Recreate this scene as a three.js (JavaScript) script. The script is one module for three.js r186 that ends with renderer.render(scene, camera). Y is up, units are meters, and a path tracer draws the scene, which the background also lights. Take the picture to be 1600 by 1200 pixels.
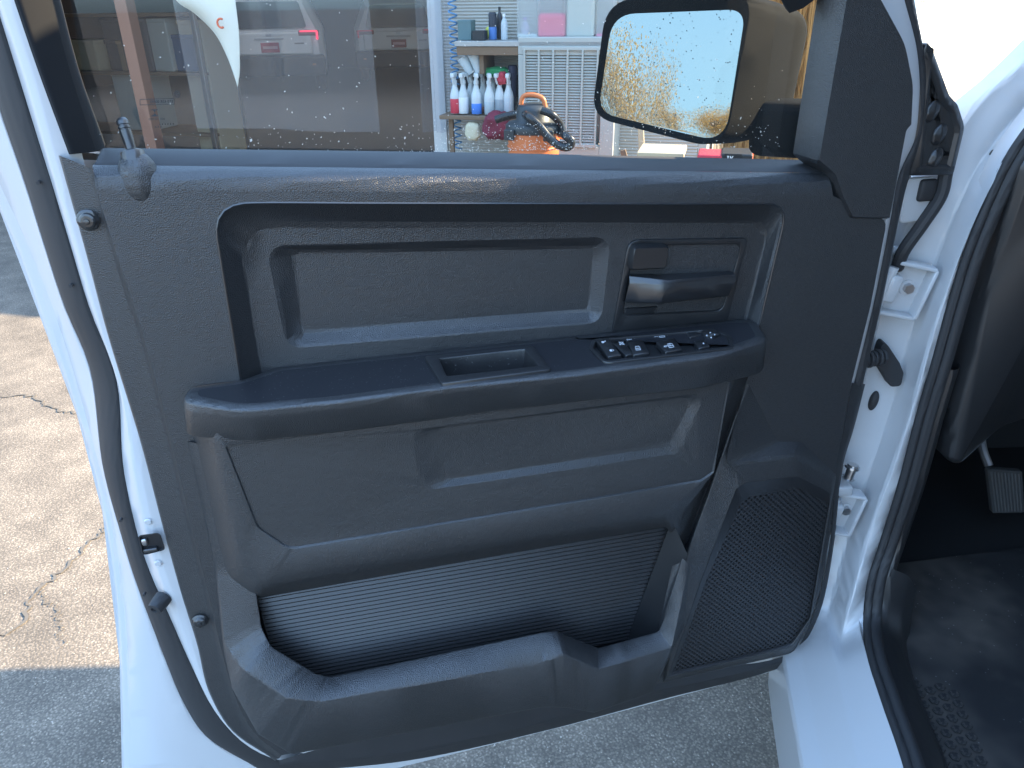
import * as THREE from 'three';
import { mergeGeometries, toCreasedNormals } from 'three/addons/utils/BufferGeometryUtils.js';
import { RoundedBoxGeometry } from 'three/addons/geometries/RoundedBoxGeometry.js';

// ---------- camera, sky, sun, exposure ----------
const scene = new THREE.Scene();
const camera = new THREE.PerspectiveCamera(53.1301, 4 / 3, 0.02, 400);
camera.position.set(-0.2213, 1.5925, 0.9584);
camera.lookAt(-0.0201, 1.1448, 0.0871);
camera.rotateZ(-0.01344);
const renderer = new THREE.WebGLRenderer({ antialias: true });
renderer.toneMapping = THREE.LinearToneMapping;
renderer.toneMappingExposure = 4.2;
renderer.shadowMap.enabled = true;

const sunDir = new THREE.Vector3();
{ const az = 90 * Math.PI / 180, el = 31 * Math.PI / 180; sunDir.set(Math.sin(az) * Math.cos(el), Math.sin(el), -Math.cos(az) * Math.cos(el)); }
{
  const W = 512, H = 256, d = new Float32Array(W * H * 4);
  const mix = (a, b, t) => a + (b - a) * t;
  for (let j = 0; j < H; j++) for (let i = 0; i < W; i++) {
    const th = (j + .5) / H * Math.PI - Math.PI / 2, ph = ((i + .5) / W - .5) * 2 * Math.PI;
    const v = new THREE.Vector3(Math.cos(th) * Math.cos(ph), Math.sin(th), Math.cos(th) * Math.sin(ph));
    const h = Math.max(0, v.y), t = 1 - Math.exp(-h * 3.2);
    const ang = Math.acos(Math.min(1, v.dot(sunDir))), au = Math.exp(-ang * 3.2) * .9 + Math.exp(-ang * 11) * 2.2;
    const o = (j * W + i) * 4;
    const g = v.y < 0 ? Math.max(0, 1 + v.y * 8) * .5 + .5 : 1;
    d[o] = (mix(.5, .25, t) + au * 1.0) * g; d[o + 1] = (mix(.7, .44, t) + au * .95) * g; d[o + 2] = (mix(.82, .8, t) + au * .85) * g; d[o + 3] = 1;
  }
  const tex = new THREE.DataTexture(d, W, H, THREE.RGBAFormat, THREE.FloatType);
  tex.mapping = THREE.EquirectangularReflectionMapping; tex.magFilter = tex.minFilter = THREE.LinearFilter; tex.wrapS = THREE.RepeatWrapping; tex.needsUpdate = true;
  scene.background = tex; scene.environment = tex;
}
const sun = new THREE.DirectionalLight(new THREE.Color(1, .79, .52), 5);
sun.position.copy(sunDir).multiplyScalar(30); sun.castShadow = true; sun.shadow.mapSize.set(4096, 4096);
Object.assign(sun.shadow.camera, { left: -12, right: 12, top: 12, bottom: -12, near: 1, far: 70 });
scene.add(sun, sun.target);

// ---------- helpers ----------
let seed = 7; const rnd = () => { seed = (seed * 1664525 + 1013904223) >>> 0; return seed / 4294967296; };
const rr = (a, b) => a + (b - a) * rnd();
const V = (x, y, z) => new THREE.Vector3(x, y, z);
const names = {};
function numbered(n) { const k = names[n] = (names[n] ?? -1) + 1; return k ? n + '_' + String(k).padStart(3, '0') : n; }
const origin = new Map();
function tag(o, label, category, group, kind) { o.userData.label = label; if (category) o.userData.category = category; if (group) o.userData.group = group; if (kind) o.userData.kind = kind; return o; }
function thing(name, label, category, pos = [0, 0, 0], group, turn = 0) {
  const g = new THREE.Group(); g.name = numbered(name); g.position.set(...pos); g.rotation.y = turn; tag(g, label, category, group); scene.add(g); return g;
}
// geometry given in world coordinates goes under a thing whose base stands elsewhere
function wpart(name, geo, mat, root, parent = root) { geo = geo.clone(); geo.translate(-root.position.x, -root.position.y, -root.position.z); return part(name, geo, mat, parent); }
function part(name, geo, mat, parent) { const m = new THREE.Mesh(geo, mat); m.name = name; m.castShadow = m.receiveShadow = true; parent.add(m); return m; }
function struct(name, geo, mat) { const m = part(name, geo, mat, scene); m.userData.kind = 'structure'; return m; }
function copyOf(o, pos, turn, label) { const c = o.clone(); c.name = numbered(o.name.replace(/_\d+$/, '')); c.position.set(...pos); if (turn !== undefined) c.rotation.y = turn; c.userData = { ...o.userData }; if (label) c.userData.label = label; scene.add(c); return c; }

// box-projected uv in metres, creased normals
function finish(geo, crease = .6) {
  if (geo.index) geo = geo.toNonIndexed();
  for (const k of Object.keys(geo.attributes)) if (k !== 'position') geo.deleteAttribute(k);
  geo = toCreasedNormals(geo, crease);
  const p = geo.attributes.position, uv = new Float32Array(p.count * 2), a = V(), b = V(), c = V(), n = V();
  for (let i = 0; i < p.count; i += 3) {
    a.fromBufferAttribute(p, i); b.fromBufferAttribute(p, i + 1); c.fromBufferAttribute(p, i + 2);
    n.copy(b).sub(a).cross(c.clone().sub(a)); const x = Math.abs(n.x), y = Math.abs(n.y), z = Math.abs(n.z);
    [a, b, c].forEach((q, k) => { const o = (i + k) * 2; if (z >= x && z >= y) { uv[o] = q.x; uv[o + 1] = q.y; } else if (x >= y) { uv[o] = q.z; uv[o + 1] = q.y; } else { uv[o] = q.x; uv[o + 1] = q.z; } });
  }
  geo.setAttribute('uv', new THREE.BufferAttribute(uv, 2)); return geo;
}
function tri(pos) { const g = new THREE.BufferGeometry(); g.setAttribute('position', new THREE.Float32BufferAttribute(pos, 3)); return g; }
// 3-D polyline or loop with rounded corners and a fixed number of samples per corner: r is one radius or a list
function rounded(pts, r, closed = true, na = 6, ne = 4) {
  const n = pts.length, P = pts.map((p) => V(...p)), out = [], cuts = [];
  for (let i = 0; i < n; i++) {
    const p = P[i], a = P[(i + n - 1) % n], b = P[(i + 1) % n], ri = Array.isArray(r) ? r[i] : r;
    if (!closed && (i === 0 || i === n - 1)) { cuts.push([p, p]); continue; }
    const da = a.clone().sub(p), db = b.clone().sub(p), la = da.length(), lb = db.length(), ang = da.angleTo(db);
    const t = Math.min(ri / Math.tan(ang / 2), la * .48, lb * .48);
    cuts.push([p.clone().addScaledVector(da, t / la), p.clone().addScaledVector(db, t / lb)]);
  }
  for (let i = 0; i < n; i++) {
    const [A, B] = cuts[i], C = P[i];
    for (let k = 0; k <= na; k++) { const t = k / na, s = 1 - t; out.push(V().addScaledVector(A, s * s).addScaledVector(C, 2 * s * t).addScaledVector(B, t * t)); }
    if (!closed && i === n - 1) break;
    const nx = cuts[(i + 1) % n][0];
    for (let k = 1; k <= ne; k++) out.push(B.clone().lerp(nx, k / (ne + 1)));
  }
  return out;
}
function smooth(pts, n = 40) { const c = new THREE.CatmullRomCurve3(pts.map((p) => V(...p)), false, 'centripetal'); return c.getSpacedPoints(n); }
// joins lines of equal sample count; f[i] rounds the i-th line over by about that many metres
function loftLoops(keys, f = []) {
  const L = [];
  keys.forEach((k, i) => {
    if (!f[i] || i === 0 || i === keys.length - 1) { L.push(k); return; }
    const m = 5, rows = Array.from({ length: m + 1 }, () => []);
    k.forEach((p, j) => {
      const a = keys[i - 1][j].clone().sub(p), b = keys[i + 1][j].clone().sub(p), la = a.length() || 1e-6, lb = b.length() || 1e-6;
      const A = p.clone().addScaledVector(a, Math.min(.47, f[i] / la)), B = p.clone().addScaledVector(b, Math.min(.47, f[i] / lb));
      for (let q = 0; q <= m; q++) { const t = q / m, s = 1 - t; rows[q].push(V().addScaledVector(A, s * s).addScaledVector(p, 2 * s * t).addScaledVector(B, t * t)); }
    });
    L.push(...rows);
  });
  return L;
}
function skin(loops, closed) {
  const pos = [];
  for (let i = 0; i + 1 < loops.length; i++) {
    const A = loops[i], B = loops[i + 1], n = A.length;
    for (let j = 0; j < (closed ? n : n - 1); j++) {
      const k = (j + 1) % n;
      for (const [p, q, r] of [[A[j], B[j], B[k]], [A[j], B[k], A[k]]]) { if (p.distanceToSquared(q) < 1e-14 || q.distanceToSquared(r) < 1e-14 || p.distanceToSquared(r) < 1e-14) continue; pos.push(p.x, p.y, p.z, q.x, q.y, q.z, r.x, r.y, r.z); }
    }
  }
  return tri(pos);
}
const dropAxis = { z: (p) => new THREE.Vector2(p.x, p.y), y: (p) => new THREE.Vector2(p.x, -p.z), x: (p) => new THREE.Vector2(p.z, p.y) };
function fill(outer, holes = [], axis = 'z') {
  const f = dropAxis[axis], clean = (l) => { l = l.filter((p, i) => p.distanceToSquared(l[(i + l.length - 1) % l.length]) > 1e-12); return l; }; outer = clean(outer); holes = holes.map(clean); let o = outer.slice(); if (THREE.ShapeUtils.area(o.map(f)) < 0) o.reverse();
  const hs = holes.map((h) => THREE.ShapeUtils.area(h.map(f)) > 0 ? h.slice().reverse() : h.slice());
  const all = [...o, ...hs.flat()], pos = [];
  for (const t of THREE.ShapeUtils.triangulateShape(o.map(f), hs.map((h) => h.map(f)))) for (const i of t) pos.push(all[i].x, all[i].y, all[i].z);
  return tri(pos);
}
const lines = (keys, f) => skin(loftLoops(keys, f), false);
const loopSkin = (keys, f) => skin(loftLoops(keys, f), true);
const join = (...g) => mergeGeometries(g.map((x) => { x = x.index ? x.toNonIndexed() : x.clone(); for (const k of Object.keys(x.attributes)) if (k !== 'position') x.deleteAttribute(k); return x; }));
const shift = (loop, dx, dy, dz) => loop.map((p) => V(p.x + dx, p.y + dy, p.z + dz));
function inset(loop, d) { // shrink a loop towards its inside, measured in its own plane seen along z
  const n = loop.length, f = loop.map((p) => new THREE.Vector2(p.x, p.y)), s = Math.sign(THREE.ShapeUtils.area(f));
  return loop.map((p, i) => {
    let a = f[(i + n - 1) % n], b = f[(i + 1) % n]; const t = b.clone().sub(a).normalize();
    return V(p.x - t.y * d * s, p.y + t.x * d * s, p.z);
  });
}
function insetY(loop, d) { const l = inset(loop.map((p) => V(p.x, -p.z, p.y)), d); return l.map((p) => V(p.x, p.z, -p.y)); }
const tube = (pts, r, seg = 40, rad = 10) => new THREE.TubeGeometry(new THREE.CatmullRomCurve3(pts.map((p) => p.isVector3 ? p : V(...p))), seg, r, rad, false);
const rbox = (w, h, d, r = .003, x = 0, y = 0, z = 0) => { const g = new RoundedBoxGeometry(w, h, d, 2, Math.min(r, w / 2.1, h / 2.1, d / 2.1)); g.translate(x, y, z); return g; };
const cyl = (r0, r1, h, n = 20, x = 0, y = 0, z = 0) => { const g = new THREE.CylinderGeometry(r0, r1, h, n); g.translate(x, y, z); return g; };
const lathe = (prof, n = 24) => new THREE.LatheGeometry(prof.map(([x, y]) => new THREE.Vector2(x, y)), n);
function along(g, a, b) { // a +y geometry laid from a towards b
  const d = V(...b).sub(V(...a)).normalize(); g.applyQuaternion(new THREE.Quaternion().setFromUnitVectors(V(0, 1, 0), d)); g.translate(...a); return g;
}

// ---------- textures ----------
function hash(x, y, s) { let h = (x * 374761393 + y * 668265263 + s * 982451653) | 0; h = Math.imul(h ^ (h >>> 13), 1274126177); return ((h ^ (h >>> 16)) >>> 0) / 4294967296; }
function vnoise(x, y, per, s) { // tiling value noise, per cells
  const xi = Math.floor(x), yi = Math.floor(y), fx = x - xi, fy = y - yi, u = fx * fx * (3 - 2 * fx), v = fy * fy * (3 - 2 * fy), m = (a) => ((a % per) + per) % per;
  const a = hash(m(xi), m(yi), s), b = hash(m(xi + 1), m(yi), s), c = hash(m(xi), m(yi + 1), s), d = hash(m(xi + 1), m(yi + 1), s);
  return (a + (b - a) * u) * (1 - v) + (c + (d - c) * u) * v;
}
function worley(x, y, per, s) {
  const xi = Math.floor(x), yi = Math.floor(y), m = (a) => ((a % per) + per) % per; let d1 = 9, d2 = 9, id = 0;
  for (let j = -1; j <= 1; j++) for (let i = -1; i <= 1; i++) {
    const cx = m(xi + i), cy = m(yi + j), px = xi + i + hash(cx, cy, s), py = yi + j + hash(cx, cy, s + 9), d = Math.hypot(px - x, py - y);
    if (d < d1) { d2 = d1; d1 = d; id = hash(cx, cy, s + 4); } else if (d < d2) d2 = d;
  }
  return [d1, d2, id];
}
function tex(n, fn, srgb, metres) {
  const d = new Uint8Array(n * n * 4);
  for (let j = 0; j < n; j++) for (let i = 0; i < n; i++) { const c = fn(i / n, j / n), o = (j * n + i) * 4; for (let k = 0; k < 3; k++) d[o + k] = Math.max(0, Math.min(255, (Array.isArray(c) ? c[k] : c) * 255)); d[o + 3] = 255; }
  const t = new THREE.DataTexture(d, n, n); t.wrapS = t.wrapT = THREE.RepeatWrapping; t.magFilter = THREE.LinearFilter; t.minFilter = THREE.LinearMipmapLinearFilter; t.generateMipmaps = true;
  if (srgb) t.colorSpace = THREE.SRGBColorSpace; if (metres) t.repeat.set(1 / metres, 1 / metres); t.needsUpdate = true; return t;
}
const grain = tex(512, (x, y) => { const q = worley(x * 60 + vnoise(x * 20, y * 20, 20, 3) * 1.2, y * 60 + vnoise(x * 20, y * 20, 20, 5) * 1.2, 60, 1); return Math.min(1, (q[1] - q[0]) * 1.5) * .75 + vnoise(x * 64, y * 64, 64, 8) * .25; }, false, .13);
const fineGrain = tex(256, (x, y) => vnoise(x * 128, y * 128, 128, 2) * .6 + vnoise(x * 64, y * 64, 64, 6) * .4, false, .05);
const smudge = tex(512, (x, y) => { const n = vnoise(x * 5, y * 5, 5, 21) * .5 + vnoise(x * 13, y * 13, 13, 22) * .3 + vnoise(x * 41, y * 41, 41, 23) * .2; return [1, .82 + n * .36, 1]; }, false, .55);
const dirtSmall = tex(512, (x, y) => { const n = vnoise(x * 6, y * 6, 6, 1) * .5 + vnoise(x * 17, y * 17, 17, 2) * .3 + vnoise(x * 60, y * 60, 60, 3) * .2; return .5 + n * .5; }, false, .4);

// ---------- materials ----------
const std = (o) => new THREE.MeshStandardMaterial(o), lin = (r, g, b) => new THREE.Color().setRGB(r, g, b);
const M = {
  leather: new THREE.MeshPhysicalMaterial({ ior: 1.8, color: lin(.027, .028, .03), roughness: .43, roughnessMap: smudge, bumpMap: grain, bumpScale: .0005 }),
  plastic: new THREE.MeshPhysicalMaterial({ ior: 1.75, color: lin(.018, .0185, .02), roughness: .4, bumpMap: fineGrain, bumpScale: .00006 }),
  armTop: std({ color: lin(.02, .021, .025), roughness: .44, bumpMap: fineGrain, bumpScale: .00012 }),
  gloss: new THREE.MeshPhysicalMaterial({ ior: 1.85, color: lin(.02, .021, .023), roughness: .32 }),
  rubber: std({ color: lin(.035, .035, .037), roughness: .6, bumpMap: fineGrain, bumpScale: .0001 }),
  white: new THREE.MeshPhysicalMaterial({ color: lin(.6, .61, .62), roughness: .34, clearcoat: .6, clearcoatRoughness: .12 }),
  frame: new THREE.MeshPhysicalMaterial({ color: lin(.014, .015, .017), roughness: .9, specularIntensity: .35 }), shell: new THREE.MeshPhysicalMaterial({ color: lin(.008, .0083, .0085), roughness: .85, specularIntensity: .12, bumpMap: fineGrain, bumpScale: .0001 }),
  steel: std({ color: lin(.55, .55, .56), roughness: .35, metalness: 1 }),
  print: std({ color: lin(.75, .78, .8), roughness: .6 }),
};

// ================= the open door =================
const door = thing('truck_door', 'open white truck door showing its black inner trim, window and mirror', 'truck door', [.6, .45, -.05]);
const dp = (n, g, m, parent, crease) => wpart(n, finish(g, crease), m, door, parent ?? door);

// --- trim panel: face with an opening for the upper insert, rolled top edge, stepped rear flange
const insLoop = rounded([[-.3585,1.3833,0],[.4005,1.3311,0],[.3766,1.0851,0],[-.3659,1.0889,0]], [.042, .03, .02, .02]);
{
  const ridge = smooth([[-.4786,1.4065,0],[-.474,1.3285,0],[-.4678,1.2362,0],[-.4646,1.0767,0],[-.4656,.9303,0],[-.4648,.8059,0],[-.4659,.6943,0],[-.4609,.5809,0],[-.445,.5043,0],[-.4123,.4438,0]], 50);
  const rest = rounded([[-.4123,.4438,0],[.2916,.4292,0],[.5606,.4378,0],[.5831,.5158,0],[.5906,.5859,0],[.5858,.7287,0],[.5684,.8809,0],[.5648,1.0327,0],[.5702,1.1613,0],[.5679,1.2955,0],[.4708,1.3382,0],[-.4786,1.4065,0]], .02, false, 3, 1);
  const face = fill([...ridge, ...rest.slice(1, -1)], [insLoop]);
  const top = [[[-.4786,1.4065,0],[-.0626,1.3757,0],[.4708,1.3382,0]], [[-.4769,1.4232,-.001],[-.0617,1.3945,-.001],[.4635,1.3582,-.001]], [[-.4815,1.4306,-.02],[-.058,1.4025,-.02],[.4693,1.3666,-.02]], [[-.4815,1.4284,-.024],[-.0574,1.4001,-.024],[.4672,1.3651,-.024]]].map((l) => smooth(l, 30));
  const belt = [[[-.4808,1.4294,-.022],[-.0577,1.4013,-.022],[.4656,1.3664,-.022]], [[-.4782,1.4329,-.026],[-.0568,1.4053,-.026],[.4646,1.3693,-.026]], [[-.4785,1.4401,-.06],[-.0506,1.4127,-.06],[.4616,1.375,-.06]], [[-.48,1.4411,-.068],[-.0491,1.4137,-.068],[.4665,1.3761,-.068]]].map((l) => smooth(l, 30));
  dp('belt_seal', lines(belt, [0, .004, .004]), M.rubber);
  const e0 = [[-.4766,1.4262,0],[-.474,1.3285,0],[-.4678,1.2362,0],[-.4646,1.0767,0],[-.4656,.9303,0],[-.4648,.8059,0],[-.4659,.6943,0],[-.4609,.5809,0],[-.445,.5043,0],[-.4123,.4438,0]];
  const e1 = [[-.4833,1.4282,-.014],[-.4819,1.325,-.014],[-.4757,1.2314,-.014],[-.4728,1.0698,-.014],[-.4742,.9215,-.014],[-.4736,.7956,-.014],[-.4762,.6814,-.014],[-.4725,.5655,-.014],[-.4563,.4829,-.014],[-.4203,.4205,-.014]];
  const e2 = [[-.511,1.4429,-.015],[-.5098,1.327,-.015],[-.5099,1.2287,-.015],[-.505,1.0741,-.015],[-.5052,.9344,-.015],[-.5042,.8113,-.015],[-.5008,.7081,-.015],[-.5015,.6044,-.015],[-.4805,.5061,-.015],[-.4249,.419,-.015]];
  const e3 = [[-.5168,1.4406,-.03],[-.5156,1.3231,-.03],[-.5158,1.2232,-.03],[-.511,1.0663,-.03],[-.5113,.9246,-.03],[-.5104,.7997,-.03],[-.5072,.6936,-.03],[-.5082,.5869,-.03],[-.4869,.4869,-.03],[-.4308,.3968,-.03]];
  dp('trim_panel', join(face, lines(top, [0, .017, .003]), lines([e0, e1, e2, e3].map((l) => smooth(l, 60)), [0, .003, .003])), M.leather, undefined, .7);
}
// bright bead round the upper insert
dp('insert_seam', tube([...insLoop, insLoop[0]], .0016, 160, 6), M.gloss);

// --- upper insert: sloping border, floor, sunken map field
{
  const a = shift(inset(insLoop, .004), 0, 0, -.004);
  const b = rounded([[-.3369,1.349,-.03],[.3959,1.2994,-.03],[.3704,1.0722,-.03],[-.3438,1.0795,-.03]], [.05, .035, .03, .03]);
  const lip = rounded([[-.3066,1.3174,-.03],[.1487,1.2938,-.03],[.1408,1.1691,-.03],[-.3008,1.1785,-.03]], .022);
  const low = rounded([[-.2789,1.3052,-.047],[.1364,1.279,-.047],[.1293,1.1809,-.047],[-.2826,1.191,-.047]], .009);
  const lip2 = loftLoops([inset(lip, -.005), lip, low, inset(low, .02)], [0, .005, .004]);
  const ins = dp('upper_insert', join(loopSkin([insLoop, a, b, inset(b, .006)], [0, .003, .006]), fill(inset(b, .006), [inset(lip, -.005)]), skin(lip2.slice(0, -1), true)), M.leather, undefined, .9);
  dp('sunken_field', fill(lip2[lip2.length - 2]), M.leather, ins);
}

// --- pull handle in its bezel
{
  const hb = dp('handle_bezel', (() => {
    const o = rounded([[.1764,1.2898,-.03],[.361,1.2783,-.03],[.3438,1.1457,-.03],[.1584,1.152,-.03]], [.018, .008, .006, .006]);
    const i = rounded([[.1839,1.2811,-.026],[.3517,1.2706,-.026],[.3327,1.1672,-.026],[.1726,1.1764,-.026]], [.012, .01, .016, .01]);
    const d = rounded([[.2162,1.2641,-.07],[.3681,1.254,-.07],[.3503,1.1902,-.07],[.2106,1.1961,-.07]], .012);
    return join(loopSkin([o, shift(o, 0, 0, .004), shift(i, 0, 0, 0), inset(d, -.004), inset(d, .006)], [0, .002, .0025, .006]), fill(inset(d, .006)));
  })(), M.plastic);
  const bar = (pts, zs, depth, r) => { const f = rounded(pts, r, true, 4, 2); const cz = Math.min(...zs); return join(loopSkin([shift(f, 0, 0, -depth), shift(f, 0, 0, -.004), inset(f, .003)], [0, .004]), fill(inset(f, .003))); };
  // lever: two facets meeting at a crease
  const topL = [[.1775,1.2411,-.018],[.2256,1.2367,.002],[.3392,1.2312,-.01]], botL = [[.1723,1.1982,-.018],[.2179,1.1991,.002],[.3315,1.1955,-.01]];
  const T = rounded(topL, .01, false, 4, 4), B = rounded(botL, .01, false, 4, 4);
  dp('handle_lever', lines([shift(T, 0, -.002, -.028), shift(T, 0, -.001, -.002), shift(T, 0, -.01, .002), shift(B, 0, .006, .001), shift(B, 0, .001, -.002), shift(B, 0, .002, -.028)], [0, .003, .003, .003, .003]), M.gloss, hb, .5);
  dp('lock_lever', bar([[.1782,1.2846,-.012],[.2337,1.2811,-.012],[.2318,1.2468,-.012],[.1747,1.2489,-.012]], [-.026], .05, .008), M.gloss, hb);
  dp('pivot_cover', bar([[.1766,1.1892,-.028],[.2327,1.1866,-.028],[.2237,1.1734,-.028],[.1744,1.1755,-.028]], [-.028], .03, .004), M.gloss, hb);
  const s = [[.2933,1.2384,-.066]][0]; const c = cyl(.0105, .0105, .002, 28); c.rotateX(Math.PI / 2); c.translate(...s); dp('screw_cap', c, M.plastic, hb);
}

// --- armrest
const AY = 1.153;
const cupHole = rounded([[-.1102,1.153,-.0073],[.0292,1.153,-.0064],[.0328,1.153,.0709],[-.1081,1.153,.0714]], .005, true, 4, 2);
const swHole = rounded([[.1266,1.153,-.0041],[.3029,1.153,.0035],[.3122,1.153,.0334],[.3003,1.153,.0658],[.1163,1.153,.0657],[.1126,1.153,.0227]], .006, true, 4, 2);
{
  const z0 = -.032, back = [[.39, AY, -.02], [.345, AY, z0], [.1, AY, z0], [-.319, AY, z0], [-.365, AY, -.004], [-.43, AY, .0]];
  const front = [[-.4326,1.153,.0433],[-.3636,1.153,.0903],[-.2444,1.153,.0977],[-.1049,1.153,.0931],[.0625,1.153,.1008],[.2792,1.153,.0916],[.3675,1.153,.0578]];
  const topRaw = [...back, ...front], topL = rounded(topRaw, [.03, .03, .3, .03, .03, .04, .05, .1, .3, .3, .3, .15, .04], true, 5, 4);
  const fb = [[-.4403,1.098,.0367],[-.3534,1.098,.0723],[-.2216,1.098,.0766],[-.0521,1.098,.0712],[.0726,1.098,.0736],[.2504,1.098,.0804],[.3706,1.098,.0564]];
  const botRaw = [...back.map(([x, y, z]) => [x, 1.098, z]), ...fb], botL = rounded(botRaw, [.03, .03, .3, .03, .03, .04, .05, .1, .3, .3, .3, .15, .04], true, 5, 4);
  const inn = insetY(topL, .018);
  const K = loftLoops([insetY(botL, .012), botL, topL, inn], [0, .006, .016]);
  const arm = dp('armrest', join(skin(K, true)), M.leather, undefined, .9);
  dp('armrest_top', fill(K[K.length - 1], [cupHole, swHole], 'y'), M.armTop, arm);
  // grab cup
  const co = rounded([[-.1229,1.157,-.0038],[.0306,1.157,-.0012],[.0349,1.157,.0821],[-.1118,1.157,.0864]], .006, true, 4, 2), ci = rounded([[-.1037,1.157,.01],[.0169,1.157,.0089],[.0217,1.157,.0664],[-.102,1.157,.0659]], .004, true, 4, 2);
  const deep = insetY(ci, .004).map((p) => V(p.x, 1.105, p.z - .002));
  dp('grab_cup', join(loopSkin([shift(co, 0, -.005, 0), co, ci, deep], [0, .002, .0025]), fill(deep, [], 'y')), M.plastic, arm);
  // switch panel
  const so = rounded([[.1204,1.156,-.0033],[.3027,1.156,.0033],[.3172,1.156,.0347],[.3006,1.156,.0775],[.1088,1.156,.0789],[.105,1.156,.0254]], .014, true, 4, 2);
  const si = insetY(so, .006), sd = insetY(so, .0066).map((p) => V(p.x, 1.148, p.z));
  const sp = dp('switch_panel', join(loopSkin([shift(so, 0, -.004, 0), so, si, sd], [0, .002, .002]), fill(sd, [], 'y')), M.plastic, arm);
  const icon = (draw, pts, parent) => {
    const c = document.createElement('canvas'); c.width = 96; c.height = 64; const x = c.getContext('2d'); x.fillStyle = '#000'; x.fillRect(0, 0, 96, 64); x.fillStyle = x.strokeStyle = '#fff'; x.lineWidth = 5; draw(x);
    const t = new THREE.CanvasTexture(c), g = new THREE.BufferGeometry(), [p, q, r, s] = pts;
    g.setAttribute('position', new THREE.Float32BufferAttribute([...s, ...r, ...q, ...s, ...q, ...p], 3)); g.setAttribute('uv', new THREE.Float32BufferAttribute([0, 0, 1, 0, 1, 1, 0, 0, 1, 1, 0, 1], 2)); g.computeVertexNormals();
    wpart('printed_symbol', g, std({ color: lin(.8, .82, .84), roughness: .6, alphaMap: t, transparent: true }), door, parent);
  };
  const sw = (name, pts, r = .002, h = .007) => { const l = rounded(pts, r, true, 3, 1), t = insetY(l, .0012); return dp(name, join(loopSkin([shift(l, 0, -h, 0), l.map((p) => V(p.x, p.y, p.z)), shift(t, 0, .0006, 0)], [0, .0008]), fill(shift(t, 0, .0006, 0), [], 'y')), M.gloss, sp); };
  const win = (x, ox = 0) => { x.beginPath(); x.moveTo(20 + ox, 14); x.lineTo(56 + ox, 14); x.quadraticCurveTo(74 + ox, 18, 76 + ox, 36); x.lineTo(76 + ox, 52); x.lineTo(20 + ox, 52); x.closePath(); x.stroke(); x.fillRect(24 + ox, 34, 50, 5); };
  const auto = (x) => { x.save(); x.font = 'bold 24px sans-serif'; x.translate(4, 36); x.fillText('AUTO', 0, 22 - 14); x.restore(); x.save(); x.translate(30, 4); x.scale(.75, 1); win(x, 0); x.restore(); };
  const lk = sw('lock_switch', [[.1226,1.156,.0045],[.1425,1.156,.0026],[.1398,1.156,.0615],[.12,1.156,.0627]]);
  icon((x) => { x.beginPath(); x.arc(40, 32, 14, 0, 7); x.fill(); x.fillRect(50, 22, 26, 7); x.fillRect(70, 10, 7, 18); }, [[.125,1.1574,.0084],[.1379,1.1574,.0071],[.1352,1.1574,.0229],[.1224,1.1574,.0241]], lk);
  icon((x) => { x.beginPath(); x.arc(44, 32, 15, 0, 7); x.fill(); x.lineWidth = 4; x.strokeRect(52, 22, 24, 20); }, [[.1257,1.1574,.0387],[.1375,1.1574,.0373],[.1356,1.1574,.0526],[.124,1.1574,.0539]], lk);
  const wl = sw('window_lockout_switch', [[.1422,1.155,.0144],[.1597,1.155,.0214],[.1582,1.155,.0597],[.1458,1.155,.063]]);
  icon((x) => { win(x); x.beginPath(); x.moveTo(14, 8); x.lineTo(84, 58); x.moveTo(84, 8); x.lineTo(14, 58); x.stroke(); }, [[.1515,1.1562,.015],[.1603,1.1562,.0174],[.158,1.1562,.0308],[.1477,1.1562,.0304]], wl);
  const w2 = sw('window_switch', [[.1632,1.157,.0247],[.1866,1.157,.0216],[.1784,1.157,.0674],[.155,1.157,.0677]]); sw('window_switch', [[.1689,1.152,-.0073],[.2047,1.152,-.0101],[.1931,1.152,.0113],[.1666,1.152,.0114]]);
  icon(win, [[.1654,1.1586,.0407],[.1766,1.1586,.0391],[.1709,1.1586,.0602],[.1599,1.1586,.0595]], w2); icon(win, [[.1687,1.1532,-.002],[.1812,1.1532,-.0036],[.1769,1.1532,.0098],[.1655,1.1532,.0116]], w2);
  const w4 = sw('window_switch', [[.2023,1.157,.0328],[.2323,1.157,.0266],[.2267,1.157,.0669],[.2003,1.157,.071]]); sw('window_switch', [[.211,1.152,-.0035],[.2529,1.152,-.0073],[.2394,1.152,.014],[.2081,1.152,.0153]]);
  icon(auto, [[.2068,1.1586,.0425],[.2242,1.1586,.0402],[.2185,1.1586,.0617],[.2014,1.1586,.0639]], w4); icon(auto, [[.2116,1.1532,-.0004],[.2306,1.1532,-.0027],[.2266,1.1532,.0134],[.2088,1.1532,.0135]], w4);
  const ms = sw('mirror_select_switch', [[.2568,1.155,.0402],[.2736,1.155,.04],[.2703,1.155,.0648],[.2519,1.155,.0667]]);
  icon((x) => x.fillRect(36, 20, 26, 22), [[.2629,1.1564,.0476],[.2709,1.1564,.0473],[.2666,1.1564,.0602],[.2587,1.1564,.0604]], ms);
  sw('mirror_fold_switch', [[.2616,1.154,0],[.28,1.154,-.0001],[.2759,1.154,.0212],[.2576,1.154,.0261]]);
  const kc = [[.2926,1.15,.0209]][0], kn = lathe([[.0001, .009], [.0075, .0088], [.0105, .0085], [.0125, .007], [.013, .0]], 32); kn.translate(...kc); const knob = dp('mirror_knob', kn, M.gloss, sp);
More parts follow.
